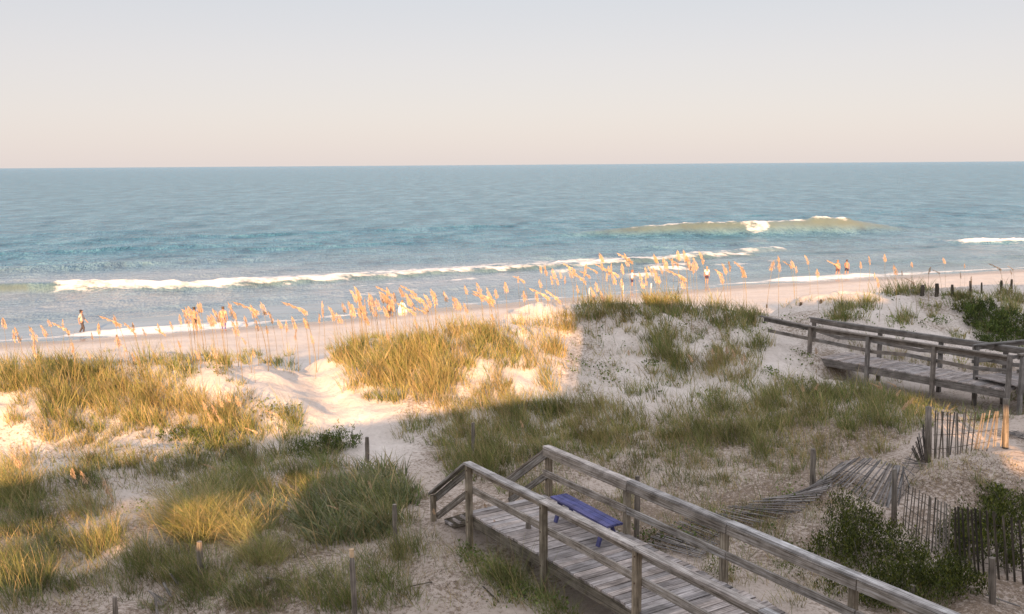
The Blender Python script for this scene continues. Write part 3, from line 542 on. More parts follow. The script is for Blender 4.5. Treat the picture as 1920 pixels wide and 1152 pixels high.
vine('creeping_vine', 'small creeping vines dotted over the white dune sand', [
    (1160, 650, 90, 60, .09), (1330, 620, 90, 40, .16), (1500, 660, 40, 30, .35), (1470, 690, 50, 30, .2), (1600, 600, 60, 20, .2), (1700, 600, 60, 40, .15), (1500, 600, 50, 14, .2), (1760, 620, 40, 30, .25), (1480, 720, 60, 16, .3), (540, 790, 40, 40, .3), (500, 760, 40, 30, .2),
    (1120, 700, 50, 40, .16), (430, 700, 80, 14, .10), (1290, 740, 70, 20, .2), (1650, 620, 60, 20, .15)], per=9, size=.075)
vine('creeping_vine', 'leafy green creepers under and around the near boardwalk', [
    (830, 965, 30, 8, 1.2), (880, 985, 40, 18, 1.4), (900, 1030, 40, 26, 1.0), (960, 1060, 40, 30, .8), (1030, 1110, 50, 30, 1.0), (1240, 1010, 40, 16, .7), (1290, 1000, 60, 20, .35), (1380, 985, 60, 18, .35), (1220, 1020, 20, 14, .8), (1460, 940, 40, 10, .5),
    (880, 1000, 50, 24, 1.6), (930, 1050, 50, 34, 1.6), (1000, 1100, 60, 36, 1.6), (1060, 1140, 60, 20, 1.6), (430, 830, 60, 14, .5), (620, 850, 50, 20, .6), (330, 850, 30, 12, .5), (260, 960, 30, 8, .3), (1470, 1000, 40, 30, .2)], per=15, size=.055, hmax=.22)
vine('litter_and_gap_shade', 'dry brown plant litter over the foreground sand, thickened as dark shade under the fallen fence', [
    (1480, 950, 80, 16, 2.2), (1400, 970, 90, 24, 2.2), (1310, 1005, 60, 30, 2.2), (1250, 1010, 50, 24, 2.2), (1580, 910, 60, 20, 1.6),  # thick litter under the fallen fence stands for its dark shadow gaps
    (120, 920, 110, 40, .25), (300, 900, 120, 60, .2), (100, 1090, 120, 50, .25), (700, 1000, 200, 60, .15), (850, 1090, 120, 50, .25), (1780, 880, 130, 40, .35), (1840, 900, 90, 50, .4), (1350, 950, 120, 50, .12), (1500, 1050, 90, 60, .2), (250, 820, 150, 30, .25), (600, 1100, 120, 40, .25), (1200, 850, 300, 40, .12)],
     per=26, size=.05, cols=((BR, 3), ((.10, .075, .05), 2), (ST, 2)), hmax=.03, lg=5)

def shrub(name, label, blobs, nspr, size, cols, spr=.32):
    """blobs: (x, y, rx, ry, h) mounds of upright leafy sprigs with bare stems"""
    c = np.array([blobs[0][0], blobs[0][1], gz(blobs[0][0], blobs[0][1])])
    root = empty(name, c); tag(root, label, 'shrub'); stems = []; pts = []
    for (x, y, rx, ry, h) in blobs:
        n = int(nspr * rx * ry)
        for _ in range(n):
            r = math.sqrt(random.random()); a = random.uniform(0, 6.283); px = x + rx * r * math.cos(a); py = y + ry * r * math.sin(a)
            hh = h * (1 - .6 * r ** 2.4) * random.choice((random.uniform(.45, .9), random.uniform(.7, 1.1), random.uniform(.8, 1.3))); g = gz(px, py)
            lo = hh * random.uniform(.0, .55); lx, ly = random.gauss(0, .10) - .05 + .12 * r * math.cos(a), random.gauss(0, .10) + .12 * r * math.sin(a)
            m = 26; tt = lo + (hh - lo) * np.linspace(0, 1, m); wob = .06 * (1 - .5 * np.linspace(0, 1, m))
            pts.append(np.stack([px + lx * tt / h + rng.normal(0, 1, m) * wob, py + ly * tt / h + rng.normal(0, 1, m) * wob, g + tt], 1))
            if random.random() < .12 and len(stems) < 40: st_ = MB(); st_.org = c; st_.tube([(px, py, g - .05), (px + lx * .5, py + ly * .5, g + hh * .5), (px + lx, py + ly, g + hh * .95)], [.012, .008, .004], 4, .8); stems.append(st_)
    P = np.concatenate(pts)
    link('foliage', leaves('foliage', P, size, cols, 1.1, c, 3.4), root, M['leaf'])
    for st_ in stems: st_.build('stem', M['stake'], root)
    return root
DK = (((.055, .070, .010), 4), ((.085, .100, .014), 3), ((.14, .145, .024), 1.5), ((.030, .040, .008), 2))
def bl(u, v, rx, ry, h):
    p = gnd(u, v); return (p.x, p.y, rx, ry, h)
shrub('bush', 'large dark green feathery bush beside the near boardwalk at lower right', [bl(1610, 1030, .7, .6, .8), bl(1590, 985, .5, .5, .85), bl(1650, 1060, .8, .6, .75), bl(1730, 1085, .7, .5, .65), bl(1565, 1050, .45, .5, .55), bl(1720, 1125, 1.0, .5, .55), bl(1630, 1105, .8, .4, .45), bl(1790, 1110, .5, .4, .5)], 270, .065, DK)
shrub('bush', 'dark bush crowding behind the upright slat fence at right edge', [bl(1850, 1060, .6, .5, .8), bl(1900, 1010, .6, .5, .9), bl(1840, 1000, .5, .4, .6), bl(1800, 1040, .4, .3, .6)], 380, .075, DK)
shrub('bush', 'low dark green shrub on the sand bank above the slat fence', [bl(1892, 955, .5, .3, .34), bl(1862, 938, .3, .25, .25)], 360, .07, DK)
GR = (((.055, .085, .016), 4), ((.085, .115, .022), 3), ((.12, .14, .03), 1.5), ((.035, .05, .012), 1))
shrub('bush', 'bright green bush running down the white dune at upper right', [bl(1850, 604, .8, .8, .55), bl(1836, 588, .7, .6, .5), bl(1880, 634, 1.2, .8, .6), bl(1905, 615, 1.0, .8, .6), bl(1864, 655, .6, .6, .5)], 120, .11, GR)
shrub('bush', 'small round dark bush at the left tip of the upper right greenery', [bl(1806, 585, .4, .35, .45)], 300, .08, DK)
shrub('bush', 'leafy dark shrub among grass beside the white sand left of the path', [bl(600, 850, .7, .5, .55), bl(640, 835, .5, .4, .5)], 220, .07, GR)
shrub('bush', 'low dark shrub below the sunlit sand on the left dune', [bl(345, 830, .6, .3, .4), bl(390, 838, .4, .3, .4)], 260, .07, GR)
shrub('bush', 'small yellow-green shrub against the near end of the right handrail', [bl(1490, 1080, .22, .2, .45), bl(1350, 1080, .2, .2, .35)], 420, .05, (((.11, .13, .025), 3), ((.08, .10, .02), 2)), .2)

# ------------------------------------------------------------------ sea oats
def oat_parts(seed, bend, headlen, droop):
    """stem and plume of unit height; wind leans it towards -X"""
    rd = random.Random(seed); st = MB(); pts = []; rad = []
    K = 9
    def pos(s): return Vector((-bend * s ** 2.2 - droop * max(0, s - (1 - headlen)) ** 1.2 * 2.2, .03 * math.sin(3 * s + seed), s - droop * max(0, s - (1 - headlen)) * .9))
    for i in range(K):
        s = i / (K - 1); pts.append(pos(s)); rad.append(.0048 * (1 - .6 * s))
    st.tube(pts, rad, 4, 1.0)
    P0, D = [], []
    for i in range(95):
        f = rd.random() ** .85; s = 1 - headlen * f; p = pos(s); e = (pos(s - .03) - p).normalized()
        wdt = (.105 * math.sin(math.pi * (.06 + .80 * f)) + .004) * rd.uniform(.2, 1)
        sd = Vector((rd.uniform(.2, 1.0) if rd.random() < .72 else rd.uniform(-.7, 0), rd.uniform(-.5, .5), rd.uniform(-.2, .1)))
        P0.append(p + sd * wdt * .55 + e * wdt * .25); D.append((sd * .35 + e * .9 + Vector((0, 0, -.15))).normalized())
    V = []; F = []; C = []
    for p, d in zip(P0, D):
        L = rd.uniform(.035, .07); w = rd.uniform(.0028, .006); a = d.cross(Vector((rd.uniform(-1, 1), rd.uniform(-1, 1), rd.uniform(-1, 1)))).normalized()
        b = len(V); V += [p, p + d * L * .5 + a * w, p + d * L, p + d * L * .5 - a * w]; F.append((b, b + 1, b + 2, b + 3))
        t = rd.uniform(.8, 1.25); C += [(.58 * t, .41 * t, .27 * t, 1)] * 4
    return st, (np.array([tuple(v) for v in V]), np.array(F), np.array(C))
PROT = []
for i, (bnd, hl, dr) in enumerate(((.09, .20, .04), (.15, .22, .10), (.04, .18, .03), (.24, .24, .45), (.12, .24, .06), (.08, .17, .15))):
    st, (V, F, C) = oat_parts(i + 3, bnd, hl, dr)
    for k in range(len(st.c)): st.c[k] = (.34, .26, .12, 1)
    ms = st.mesh('stem'); ms.materials.append(M['oat'])
    mh = np_mesh('seed_head', V, F, C); mh.materials.append(M['oat'])
    # joined version for the small far plants
    sv = np.array([tuple(v) for v in st.v]); sf = np.array([f for f in st.f if len(f) == 4]); scl = np.array(st.c)
    mj = np_mesh('sea_oat', np.concatenate([sv, V]), np.concatenate([sf, F + len(sv)]), np.concatenate([scl, C])); mj.materials.append(M['oat'])
    tipp = st.v[-1] if False else None
    PROT.append((ms, mh, mj, (-bnd - dr * hl ** 1.2 * 2.2, 0, 1 - dr * hl * .9)))
_Yo = np.arange(14, 52, .1)
def oat_place(u, v, H, k, rz):
    d = ray(u, v); X = d[0] * _Yo; Z = ZC + d[2] * _Yo; gap = Z - hs(X, _Yo)
    hit = np.where(gap <= H)[0]; i = hit[0] if len(hit) else int(gap.argmin())
    tip = PROT[k][3]; Hs = max(.35, gap[i]) / tip[2]
    lx = tip[0] * Hs; bx = X[i] - lx * math.cos(rz); by = _Yo[i] - lx * math.sin(rz)
    zb = gz(bx, by); Hs = max(.3, (ZC + d[2] * _Yo[i] - zb) / tip[2])
    return Vector((bx, by, zb - .02)), Hs
def oats(segs, label, group):
    for (u0, u1, v0, v1, n, h0, h1) in segs:
        for i in range(n):
            u = u0 + (u1 - u0) * (i + random.random()) / n; v = random.uniform(v0, v1); k = random.randrange(6); rz = random.gauss(.0, .75)
            if any(abs(u - pu) < 13 for pu in (155, 1185, 1325, 1571, 1588)) and v < 630: continue
            p, H = oat_place(u, v, random.uniform(h0 - .25, h1 + .15), k, rz)
            o = bpy.data.objects.new('sea_oat', PROT[k][2]); COL.objects.link(o); o.location = p; o.rotation_euler = (0, 0, rz); w = random.uniform(.65, 1.1)
            o.scale = (H * w if H < 1.6 else H * .95, H * w, H); tag(o, label, 'sea oat', group)
oats([(0, 130, 592, 622, 10, 1.3, 1.7), (130, 330, 578, 640, 14, 1.2, 1.7), (330, 382, 563, 600, 11, 1.4, 1.8), (385, 445, 563, 600, 10, 1.4, 1.8), (450, 540, 562, 610, 9, 1.3, 1.7), (535, 600, 585, 625, 6, 1.2, 1.6), (60, 500, 620, 660, 10, 1., 1.4)],
     'slender sea oat with sunlit golden plume along the crest of the left dune', 'sea oats along the left dune crest')
oats([(605, 700, 555, 590, 14, 1.4, 1.9), (650, 770, 528, 575, 30, 1.5, 2.0), (760, 900, 525, 565, 13, 1.5, 1.9), (880, 1010, 512, 555, 11, 1.5, 1.9), (700, 1000, 570, 620, 8, 1, 1.5)],
     'slender sea oat with sunlit golden plume along the top of the rounded centre dune', 'sea oats along the centre dune top')
oats([(1005, 1130, 490, 545, 22, 1.4, 1.9), (1120, 1230, 470, 520, 20, 1.5, 2.1), (1220, 1345, 464, 520, 22, 1.5, 2.1), (1340, 1400, 482, 512, 6, 1.4, 1.9)],
     'tall sea oat with pink-gold plume on the highest dune top, standing against the sea', 'sea oats on the highest dune top')
oats([(1440, 1510, 476, 500, 6, 1.5, 2.1), (1525, 1600, 486, 503, 6, 1.5, 2), (1600, 1700, 475, 520, 7, 1.3, 1.9), (1690, 1800, 480, 530, 6, 1.2, 1.8), (1790, 1915, 492, 520, 5, 1.1, 1.6)],
     'thin dull sea oat rising in front of the beach on the right-hand dunes', 'sea oats on the right-hand dunes')
def oat_big(label, u, v, H, k, rz, group=None):
    p, Hs = oat_place(u, v, H, k, rz); r = empty('sea_oat', p, rz); tag(r, label, 'sea oat', group); r.scale = (Hs,) * 3
    for nm, me in (('stem', PROT[k][0]), ('seed_head', PROT[k][1])):
        o = bpy.data.objects.new(nm, me); COL.objects.link(o); o.parent = r
for i, (u, v, H, k, rz) in enumerate(((378, 748, 1.2, 0, .2), (395, 755, 1.1, 4, .1), (410, 742, 1.2, 0, -.1), (425, 735, 1.25, 2, .3), (440, 738, 1.2, 4, 0), (405, 775, 1.0, 1, .2), (388, 770, 1.0, 4, -.2))):
    oat_big('golden sea oat in the thick bunch between the sunlit and the white sand', u, v, H, k, rz, 'sea oats bunched at the edge of the sunlit sand')
for i, (u, v, H, k, rz) in enumerate(((1362, 648, 1.2, 2, .1), (1372, 652, 1.2, 0, .1), (1395, 662, 1.1, 2, 0), (1388, 668, 1.0, 4, .3))):
    oat_big('golden sea oat in the small bunch on the slope left of the far boardwalk', u, v, H, k, rz, 'sea oats bunched left of the far boardwalk')
for i, (u, v, H, k, rz) in enumerate(((1632, 716, 1.0, 3, .3), (1648, 714, 1.0, 1, .4), (1662, 714, 1.0, 3, .2), (1690, 728, .9, 1, 2.9), (1716, 742, .9, 1, 2.6), (1706, 748, .9, 4, 2.8))):
    oat_big('pale drooping sea oat in the grass in front of the far boardwalk', u, v, H, k, rz, 'sea oats before the far boardwalk')
for lab, u, v, H, k, rz in (
    ('sunlit sea oat with upright plume, tallest at the far left edge', 42, 818, 1.5, 0, .2), ('sunlit sea oat with plume bent sideways just below the tallest one at the far left', 18, 846, 1.4, 1, .3),
    ('straight yellow stalk leaning in from the left edge of the photo', 2, 845, 1.3, 1, 2.9), ('sea oat with pale plume, left of a close pair on the shaded lower left sand', 132, 876, 1.2, 2, .2),
    ('sea oat with drooping tip, right of a close pair on the shaded lower left sand', 148, 878, 1.2, 4, .1), ('bright sunlit sea oat leaning left over the foreground sand', 192, 893, 1.45, 0, .0),
    ('short sea oat just under the bright leaning one on the foreground sand', 206, 925, .9, 2, .1), ('lone pale plume bent flat above the dark grass, left of centre', 345, 900, .75, 3, 3.0),
    ('arching sea oat plume on the grass below the thick bunch', 378, 868, .8, 3, .1), ('long arching sea oat hanging over the white sand beside the path', 458, 800, .9, 3, .1),
    ('arching sunlit plume over the white sand above the long arching one', 498, 768, .9, 3, .2), ('short brown plume in front of the sunlit left slope', 295, 852, .7, 1, 2.8),
    ('lone orange sea oat leaning left on the white slope left of the far boardwalk', 1290, 662, 1.2, 1, .1), ('pale sea oat beside the lone orange one on the white slope', 1335, 652, 1.0, 2, .1),
    ('sea oat standing against the deck edge at the seaward end of the far boardwalk', 1530, 650, 1.1, 2, .1), ('pale sea oat in tall grass below the seaward end of the far boardwalk', 1505, 720, 1.0, 2, .2),
    ('sea oat drooping right, nearest the fallen fence below the far boardwalk', 1535, 716, 1.0, 0, 2.9), ('whitish plume in the grey-green clump left of the boardwalk steps', 690, 898, .8, 0, .1),
    ('small pale plume in front of the grey-green clump', 610, 945, .7, 3, .2), ('thin sea oat crossing the deck edge behind the first left post', 908, 942, .9, 2, .1),
    ('sea oat with loose plume in front of the left deck edge', 925, 970, .9, 0, .1), ('pale plume poking up before the deck at the bottom edge', 1225, 1138, .6, 3, .2),
    ('small plume standing beside the foot of the stair rail', 812, 952, .6, 2, .1), ('short pinkish plume in the middle of the dry grass hollow', 975, 785, .9, 0, .3),
    ('sunlit plume on the dark slope above the hollow', 1178, 655, .9, 2, .2), ('long pale plume in the dark grass beside the fence post', 1700, 752, 1.0, 0, 2.9)):
    oat_big(lab, u, v, H, k, rz)

# ------------------------------------------------------------------ near boardwalk
d3 = Vector((BD[0], BD[1], 0)); n3 = Vector((BN[0], BN[1], 0)); up = Vector((0, 0, 1))
def BP(s, w, z): return Vector((BO[0], BO[1], 0)) + d3 * s + n3 * w + up * z
DZ = 5.0; W = 1.75; END = 13.0
bw = empty('boardwalk', BP(0, 0, 4.3)); tag(bw, 'weathered grey wooden boardwalk with handrails, steps and the blue bench on it', 'boardwalk')
dk = MB(); s = -.14
while s < END:
    wd_ = random.uniform(.128, .142); e0 = random.uniform(-.035, .02); e1 = random.uniform(-.03, .03)
    dk.box(BP(s + wd_ / 2, (W + e0 + e1) / 2 - e0 * 0, DZ - .018 + random.uniform(-.006, .006)), n3, d3, up, (W + .05 + e1) / 2, wd_ / 2, .019, random.choice((random.uniform(.6, .85), random.uniform(.85, 1.1), random.uniform(.95, 1.2))))
    s += wd_ + random.uniform(.009, .019)
dk.build('deck', M['deck'], bw)
for w_ in (.03, W - .03):
    m_ = MB(); m_.beam(BP(-.1, w_, DZ - .15), BP(END, w_, DZ - .15), .045, .23, tone=.95); m_.build('edge_beam', M['beam'], bw)
m_ = MB(); m_.beam(BP(-.165, .06, DZ - .15), BP(-.165, W - .06, DZ - .15), .04, .22); m_.build('end_beam', M['beam'], bw)
for i in range(6):
    p = MB(); a = 2.46 * i + random.uniform(-.02, .02); w_ = -.05; g0 = gz(BP(a, w_, 0).x, BP(a, w_, 0).y)
    p.beam(BP(a, w_, g0 - .3), BP(a, w_, 5.955), .10, .105, up=n3, tone=random.uniform(.9, 1.1)); p.build('post', M['post'], bw)
    p = MB(); a = -.1 + 2.45 * i + random.uniform(-.02, .02); w_ = W + .06; g0 = gz(BP(a, w_, 0).x, BP(a, w_, 0).y)
    p.beam(BP(a, w_, g0 - .3), BP(a, w_, 5.955), .10, .105, up=n3, tone=random.uniform(.9, 1.1)); p.build('post', M['post'], bw)
RUST = plain('rusty bolt', (.09, .05, .03), .7, .3)
for i in range(6):
    for w_, a in ((-.05 - .052, 2.46 * i), (W + .06 - .052, -.1 + 2.45 * i)):
        for zz in (5.86, 5.45, 4.86):
            m_ = MB(); m_.tube([BP(a, w_ + .004, zz), BP(a, w_ - .012, zz)], [.016, .014], 6); m_.build('bolt', RUST, bw)
for w_, sg, s0 in ((-.05, 1, -.09), (W + .06, -1, -.18)):
    cap = MB(); brd = MB(); mid = MB(); cuts = [s0, 2.45, 4.9, 7.35, 9.8, END]
    for a, b_ in zip(cuts[:-1], cuts[1:]):
        cap.beam(BP(a, w_ + random.uniform(-.006, .006), 5.978), BP(b_ - .004, w_ + random.uniform(-.006, .006), 5.978 + random.uniform(-.012, .012)), .15, .042, tone=random.uniform(.85, 1.25))
        brd.beam(BP(a + .02, w_ + sg * .075, 5.88), BP(b_ - .004, w_ + sg * .075, 5.88 + random.uniform(-.008, .008)), .042, .14, tone=random.uniform(.85, 1.05))
        mid.beam(BP(a + .02, w_ + sg * .075, 5.46), BP(b_ - .004, w_ + sg * .075, 5.46 + random.uniform(-.015, .015)), .042, .125, tone=random.uniform(.85, 1.05))
    cap.build('handrail', M['cap'], bw); brd.build('rail_board', M['rail'], bw); mid.build('middle_rail', M['rail'], bw)
# steps and their sloping rails at the seaward end
for w_, sg in ((-.05, 1), (W + .06, -1)):
    r_ = MB(); r_.beam(BP(-.10, w_, 5.965), BP(-1.55, w_, 4.97), .14, .042, tone=.85); r_.build('stair_handrail', M['rail'], bw)
    r_ = MB(); r_.beam(BP(-.06, w_ + sg * .075, 5.86), BP(-1.52, w_ + sg * .075, 4.86), .04, .13, tone=.75); r_.build('stair_rail_board', M['rail'], bw)
    r_ = MB(); r_.beam(BP(-.05, w_ + sg * .075, 5.44), BP(-1.45, w_ + sg * .075, 4.50), .04, .12, tone=.75); r_.build('stair_middle_rail', M['rail'], bw)
    p = MB(); pb = BP(-1.47, w_, 0); p.beam(BP(-1.47, w_, gz(pb.x, pb.y) - .3), BP(-1.47, w_, 4.95), .09, .09, up=n3); p.build('newel_post', M['post'], bw)
    r_ = MB(); r_.beam(BP(-.18, w_ - sg * -.14, 4.86), BP(-1.2, w_ + sg * .14, 4.40), .04, .22, tone=.8); r_.build('stringer', M['beam'], bw)
for a, z in ((-.36, 4.80), (-.68, 4.64), (-1.0, 4.50)):
    t_ = MB(); t_.box(BP(a, W / 2, z), n3, d3, up, W / 2 - .02, .14, .02); t_.build('stair_tread', M['deck'], bw)

# blue bench
bz = DZ + .003; bp0 = at_z(1045, 927, 5.43); bp1 = at_z(1155, 985, 5.43)
bc = (bp0 + bp1) / 2; bd = (bp1 - bp0).normalized(); bn = Vector((-bd.y, bd.x, 0))
if bn.dot(n3) < 0: bn = -bn
hl_ = .90
bench = empty('bench', (bc.x, bc.y, DZ)); tag(bench, 'blue painted wooden bench with splayed legs on the boardwalk deck', 'bench')
m_ = MB()
for k in range(3): m_.box(bc + bn * (k - 1) * .117 + up * (5.43 - bc.z - .018), bd, bn, up, hl_ + random.uniform(-.006, .006), .054, .018, random.uniform(.92, 1.08))
m_.build('seat', M['blue'], bench)
m_ = MB()
for e in (-.68, .68): m_.box(bc + bd * e + up * (5.43 - bc.z - .058), bn, bd, up, .15, .02, .022, .8)
m_.build('cross_brace', M['blue'], bench)
for e in (-.68, .68):
    for sgn in (-1, 1):
        m_ = MB(); top = Vector((bc.x, bc.y, 5.375)) + bd * e + bn * sgn * .07; bot = Vector((bc.x, bc.y, bz)) + bd * e + bn * sgn * .20
        m_.beam(bot, top, .085, .036, up=bn, tone=.85); m_.build('leg', M['blue'], bench)

# ------------------------------------------------------------------ far boardwalk
fd = Vector((.6, -.8, 0)); fn_ = Vector((.8, .6, 0)); FO = Vector((12.2, 33.5, 0))
def FP(s, w, z): return FO + fd * s + fn_ * w + up * z
fb_ = empty('boardwalk', FP(0, 0, 4.0)); tag(fb_, 'darker grey boardwalk at right, its seaward end buried in the white dune', 'boardwalk')
FZ = 4.6
dk = MB(); s = -2.1
while s < 4.85:
    dk.box(FP(s + .07, .75 + random.uniform(-.02, .02), FZ - .02 + random.uniform(-.005, .005) - .0 * s), fn_, fd, up, .78, .066, .018, random.uniform(.75, 1.15)); s += .148
dk.build('deck', M['deck'], fb_)
for w_ in (.0, 1.5):
    m_ = MB(); m_.beam(FP(-2.1, w_, FZ - .16), FP(4.85, w_, FZ - .16), .05, .24, tone=.9); m_.build('edge_beam', M['far'], fb_)
RT = 5.66
for a in (-2.35, 0, 2.4, 4.85):
    m_ = MB(); q = FP(a, -.07, 0); m_.beam(FP(a, -.07, gz(q.x, q.y) - .3), FP(a, -.07, RT + (.04 if a > 4 else -.02)), .12, .12, up=fn_, tone=1); m_.build('post', M['far'], fb_)
for a in (-3.4, -.6, 1.7, 3.9):
    m_ = MB(); q = FP(a, 1.57, 0); m_.beam(FP(a, 1.57, gz(q.x, q.y) - .3), FP(a, 1.57, RT - .02), .12, .12, up=fn_, tone=.9); m_.build('post', M['far'], fb_)
for w_, sg, a0, a1 in ((-.07, 1, -4.6, 4.78), (1.57, -1, -3.6, 5.2)):
    zl = RT + .12
    m_ = MB(); m_.beam(FP(a0, w_, zl if sg > 0 else RT + .02), FP(-2.35, w_, RT), .15, .045); m_.beam(FP(-2.345, w_, RT), FP(a1, w_, RT - .01), .15, .045); m_.build('handrail', M['far'], fb_)
    m_ = MB(); m_.beam(FP(a0 + .1, w_ + sg * .085, RT - .0 if sg > 0 else RT - .07), FP(-2.35, w_ + sg * .085, RT - .10), .045, .14); m_.beam(FP(-2.345, w_ + sg * .085, RT - .10), FP(a1, w_ + sg * .085, RT - .11), .045, .15); m_.build('rail_board', M['far'], fb_)
    m_ = MB(); pr = None
    for k in range(9):
        a = a0 + .3 + (a1 - a0 - .3) * k / 8; c = FP(a, w_ + sg * .085, RT - .52 - .05 * math.sin(k * 2.1) + (.12 if a < -3 else 0))
        if pr is not None: m_.beam(pr, c, .045, .12, tone=1)
        pr = c
    m_.build('middle_rail', M['far'], fb_)
# landing that carries on to the right
ld = Vector((.93, .37, 0)); ln_ = Vector((-.37, .93, 0)); LO = FP(5.0, .15, 0)
def LP(s, w, z): return LO + ld * s + ln_ * w + up * z
m_ = MB(); s = 0
while s < 5: m_.box(LP(s + .07, .8, FZ + .13), ln_, ld, up, .8, .066, .018); s += .148
m_.build('landing_deck', M['deck'], fb_)
m_ = MB(); m_.beam(LP(0, .0, FZ), LP(5, 0, FZ), .05, .22); m_.build('landing_beam', M['far'], fb_)
for w_ in (-.06, 1.66):
    m_ = MB(); m_.beam(LP(-.05, w_, RT + .06), LP(5, w_, RT + .06), .15, .045); m_.build('landing_handrail', M['far'], fb_)
    m_ = MB(); m_.beam(LP(0, w_ + .08, RT - .04), LP(5, w_ + .08, RT - .04), .045, .14); m_.build('landing_rail_board', M['far'], fb_)
    m_ = MB(); m_.beam(LP(0, w_ + .08, RT - .48), LP(5, w_ + .08, RT - .48), .045, .12); m_.build('landing_middle_rail', M['far'], fb_)
    for a in (.1, 2.4, 4.8):
        m_ = MB(); q = LP(a, w_, 0); m_.beam(LP(a, w_, gz(q.x, q.y) - .3), LP(a, w_, RT + .03), .11, .11, up=ln_); m_.build('post', M['far'], fb_)

# ------------------------------------------------------------------ stakes
def stake(label, u, vb, vt, r, lean=0, mt='stake', cutend=False, group=None, name='wooden_stake', cat='stake'):
    p = gnd(u, vb); top = at_y(u + lean, vt, p.y); o = empty(name, p) if cutend else None
    m_ = MB(); n = 8; K = 6; pts = []; rad = []
    for i in range(K):
        f_ = i / (K - 1); q = Vector(p) - up * .3 + (Vector(top) - Vector(p) + up * .3) * f_; pts.append(q + Vector((random.uniform(-1, 1), 0, 0)) * r * .15); rad.append(r * random.uniform(.88, 1.08))
    rad[-1] *= .85
    if cutend:
        tag(o, label, cat); k = pts[-1] - (pts[-1] - pts[0]).normalized() * .13
        m_.tube(pts[:-1] + [k], rad, n); m_.build('shaft', M[mt], o, True)
        c = MB(); c.tube([k, pts[-1]], [rad[-1] * 1.0, rad[-1] * 1.12], n); c.build('cut_top', M['cut'], o)
        return
    m_.org = p; m_.tube(pts, rad, n, random.uniform(.85, 1.1)); o = m_.build(name, M[mt], None); o.location = p
    tag(o, label, cat, group)
stake('thick leaning grey stake in the grass at lower left', 377, 1085, 1016, .055, -4)
stake('dark stake stub at the bottom edge, left of the broken slats', 217, 1175, 1120, .04, -2)
stake('thin upright stake with pale freshly cut top at the bottom', 666, 1165, 1030, .045, -7, cutend=True)
stake('grey stake standing beside the grey-green grass clump', 741, 1028, 946, .05, -1)
stake('weathered stake at the foot of the sandy path', 689, 868, 820, .055, -1)
stake('pale tall stake behind the seaward corner post of the boardwalk', 887, 862, 793, .05, 0)
stake('stake standing against the left deck edge of the boardwalk', 991, 1072, 980, .055, -1)
stake('dark stake behind the bench, against the right rail', 1194, 1012, 893, .055, 1)
stake('grey stake at the top of the flattened slat fence', 1524, 912, 842, .06, 1)
stake('short stub by the right handrail at the bottom', 1706, 1135, 1098, .05, 6)
stake('dark stake in front of the upright slat fence at right', 1862, 1135, 1046, .06, -2)
for i, (u, vb, vt, r, lb) in enumerate(((1438, 578, 571, .06, 'tiny dark stake end before the beach, leftmost of three'), (1502, 573, 567, .06, 'tiny dark stake end before the beach, middle of three'), (1539, 570, 562, .06, 'tiny dark stake end before the beach, nearest the right dunes'),
        (1730, 556, 535, .09, 'short stake deep in dune grass beside the white sand peak'), (1757, 556, 532, .09, 'stake in dune grass right of the white sand peak'), (1786, 556, 534, .07, 'short stake half hidden in dune grass before the beach'),
        (1820, 553, 527, .06, 'tall dark post against the beach, first of the four clear posts from the left'), (1841, 551, 530, .04, 'thin grey post against the beach, just right of the tall dark one'), (1878, 545, 526, .06, 'dark post on green dune grass, second from the right edge'), (1897, 543, 524, .055, 'dark post on green dune grass nearest the right edge'))):
    stake(lb, u, vb, vt, r, name='marker_post', cat='post', mt='slatdark')
def stick(name, label, a, b_, za, zb, w_, cat, mt='slat', group=None):
    p = gnd(*a); q = gnd(*b_); p.z += za; q.z += zb; m_ = MB(); m_.org = p; m_.beam(p, q, w_, .012); o = m_.build(name, M[mt]); o.location = p; tag(o, label, cat, group)
for lb, a, b_, za, zb in (('broken slat leaning steeply, topmost of the scattered slats', (335, 1105), (322, 1118), .05, .38), ('broken slat lying across grass, second of the scattered slats', (322, 1128), (307, 1108), .05, .12),
                          ('broken slat lying low, third of the scattered slats', (312, 1136), (286, 1128), .06, .14), ('pale broken slat, lowest of the scattered slats at the bottom', (306, 1142), (280, 1130), .05, .2), ('broken slat standing on end among the scattered slats', (296, 1162), (292, 1142), .0, .2)):
    stick('broken_slat', lb, a, b_, za, zb, .045, 'slat')
stick('stick', 'thin pale stick lying on grass right of the leaning stake', (500, 1093), (548, 1096), .08, .04, .02, 'stick')
stick('stick', 'dead twig lying on the bare sand left of the boardwalk', (905, 1105), (935, 1132), .02, .02, .02, 'stick', 'slatdark')
stick('stick', 'long dead twig on the sand below the grass tuft', (760, 1108), (810, 1097), .02, .02, .02, 'stick', 'slatdark')
stick('stick', 'bare grey branch lying at the lower right corner', (1848, 1122), (1912, 1150), .05, .1, .03, 'stick', 'slat')

# ------------------------------------------------------------------ slat fences
def slat_run(mb, keys, n, w_=.038, th=.010, jit=.02):
    """keys: (bottom, top) pairs; n slats spread along them"""
    K = len(keys) - 1
    for i in range(n):
        f_ = (i + .5) / n * K; k = min(int(f_), K - 1); f_ -= k
        B = keys[k][0].lerp(keys[k + 1][0], f_); T = keys[k][1].lerp(keys[k + 1][1], f_)
        along = (keys[k + 1][0] - keys[k][0] + keys[k + 1][1] - keys[k][1]); d = (T - B).normalized()
        B = B + Vector([random.gauss(0, jit) for _ in range(3)]) * .7; T = T + Vector([random.gauss(0, jit) for _ in range(3)])
        nrm = along.cross(d)
        if nrm.length < 1e-4: nrm = Vector((0, 0, 1))
        mb.beam(B, T, w_, th, up=nrm.normalized(), tone=random.uniform(.5, 1.3))
def wires(mb, keys, fr=(.2, .5, .82)):
    for f_ in fr: mb.tube([k[0].lerp(k[1], f_) for k in keys], [.006] * len(keys), 4, .5)
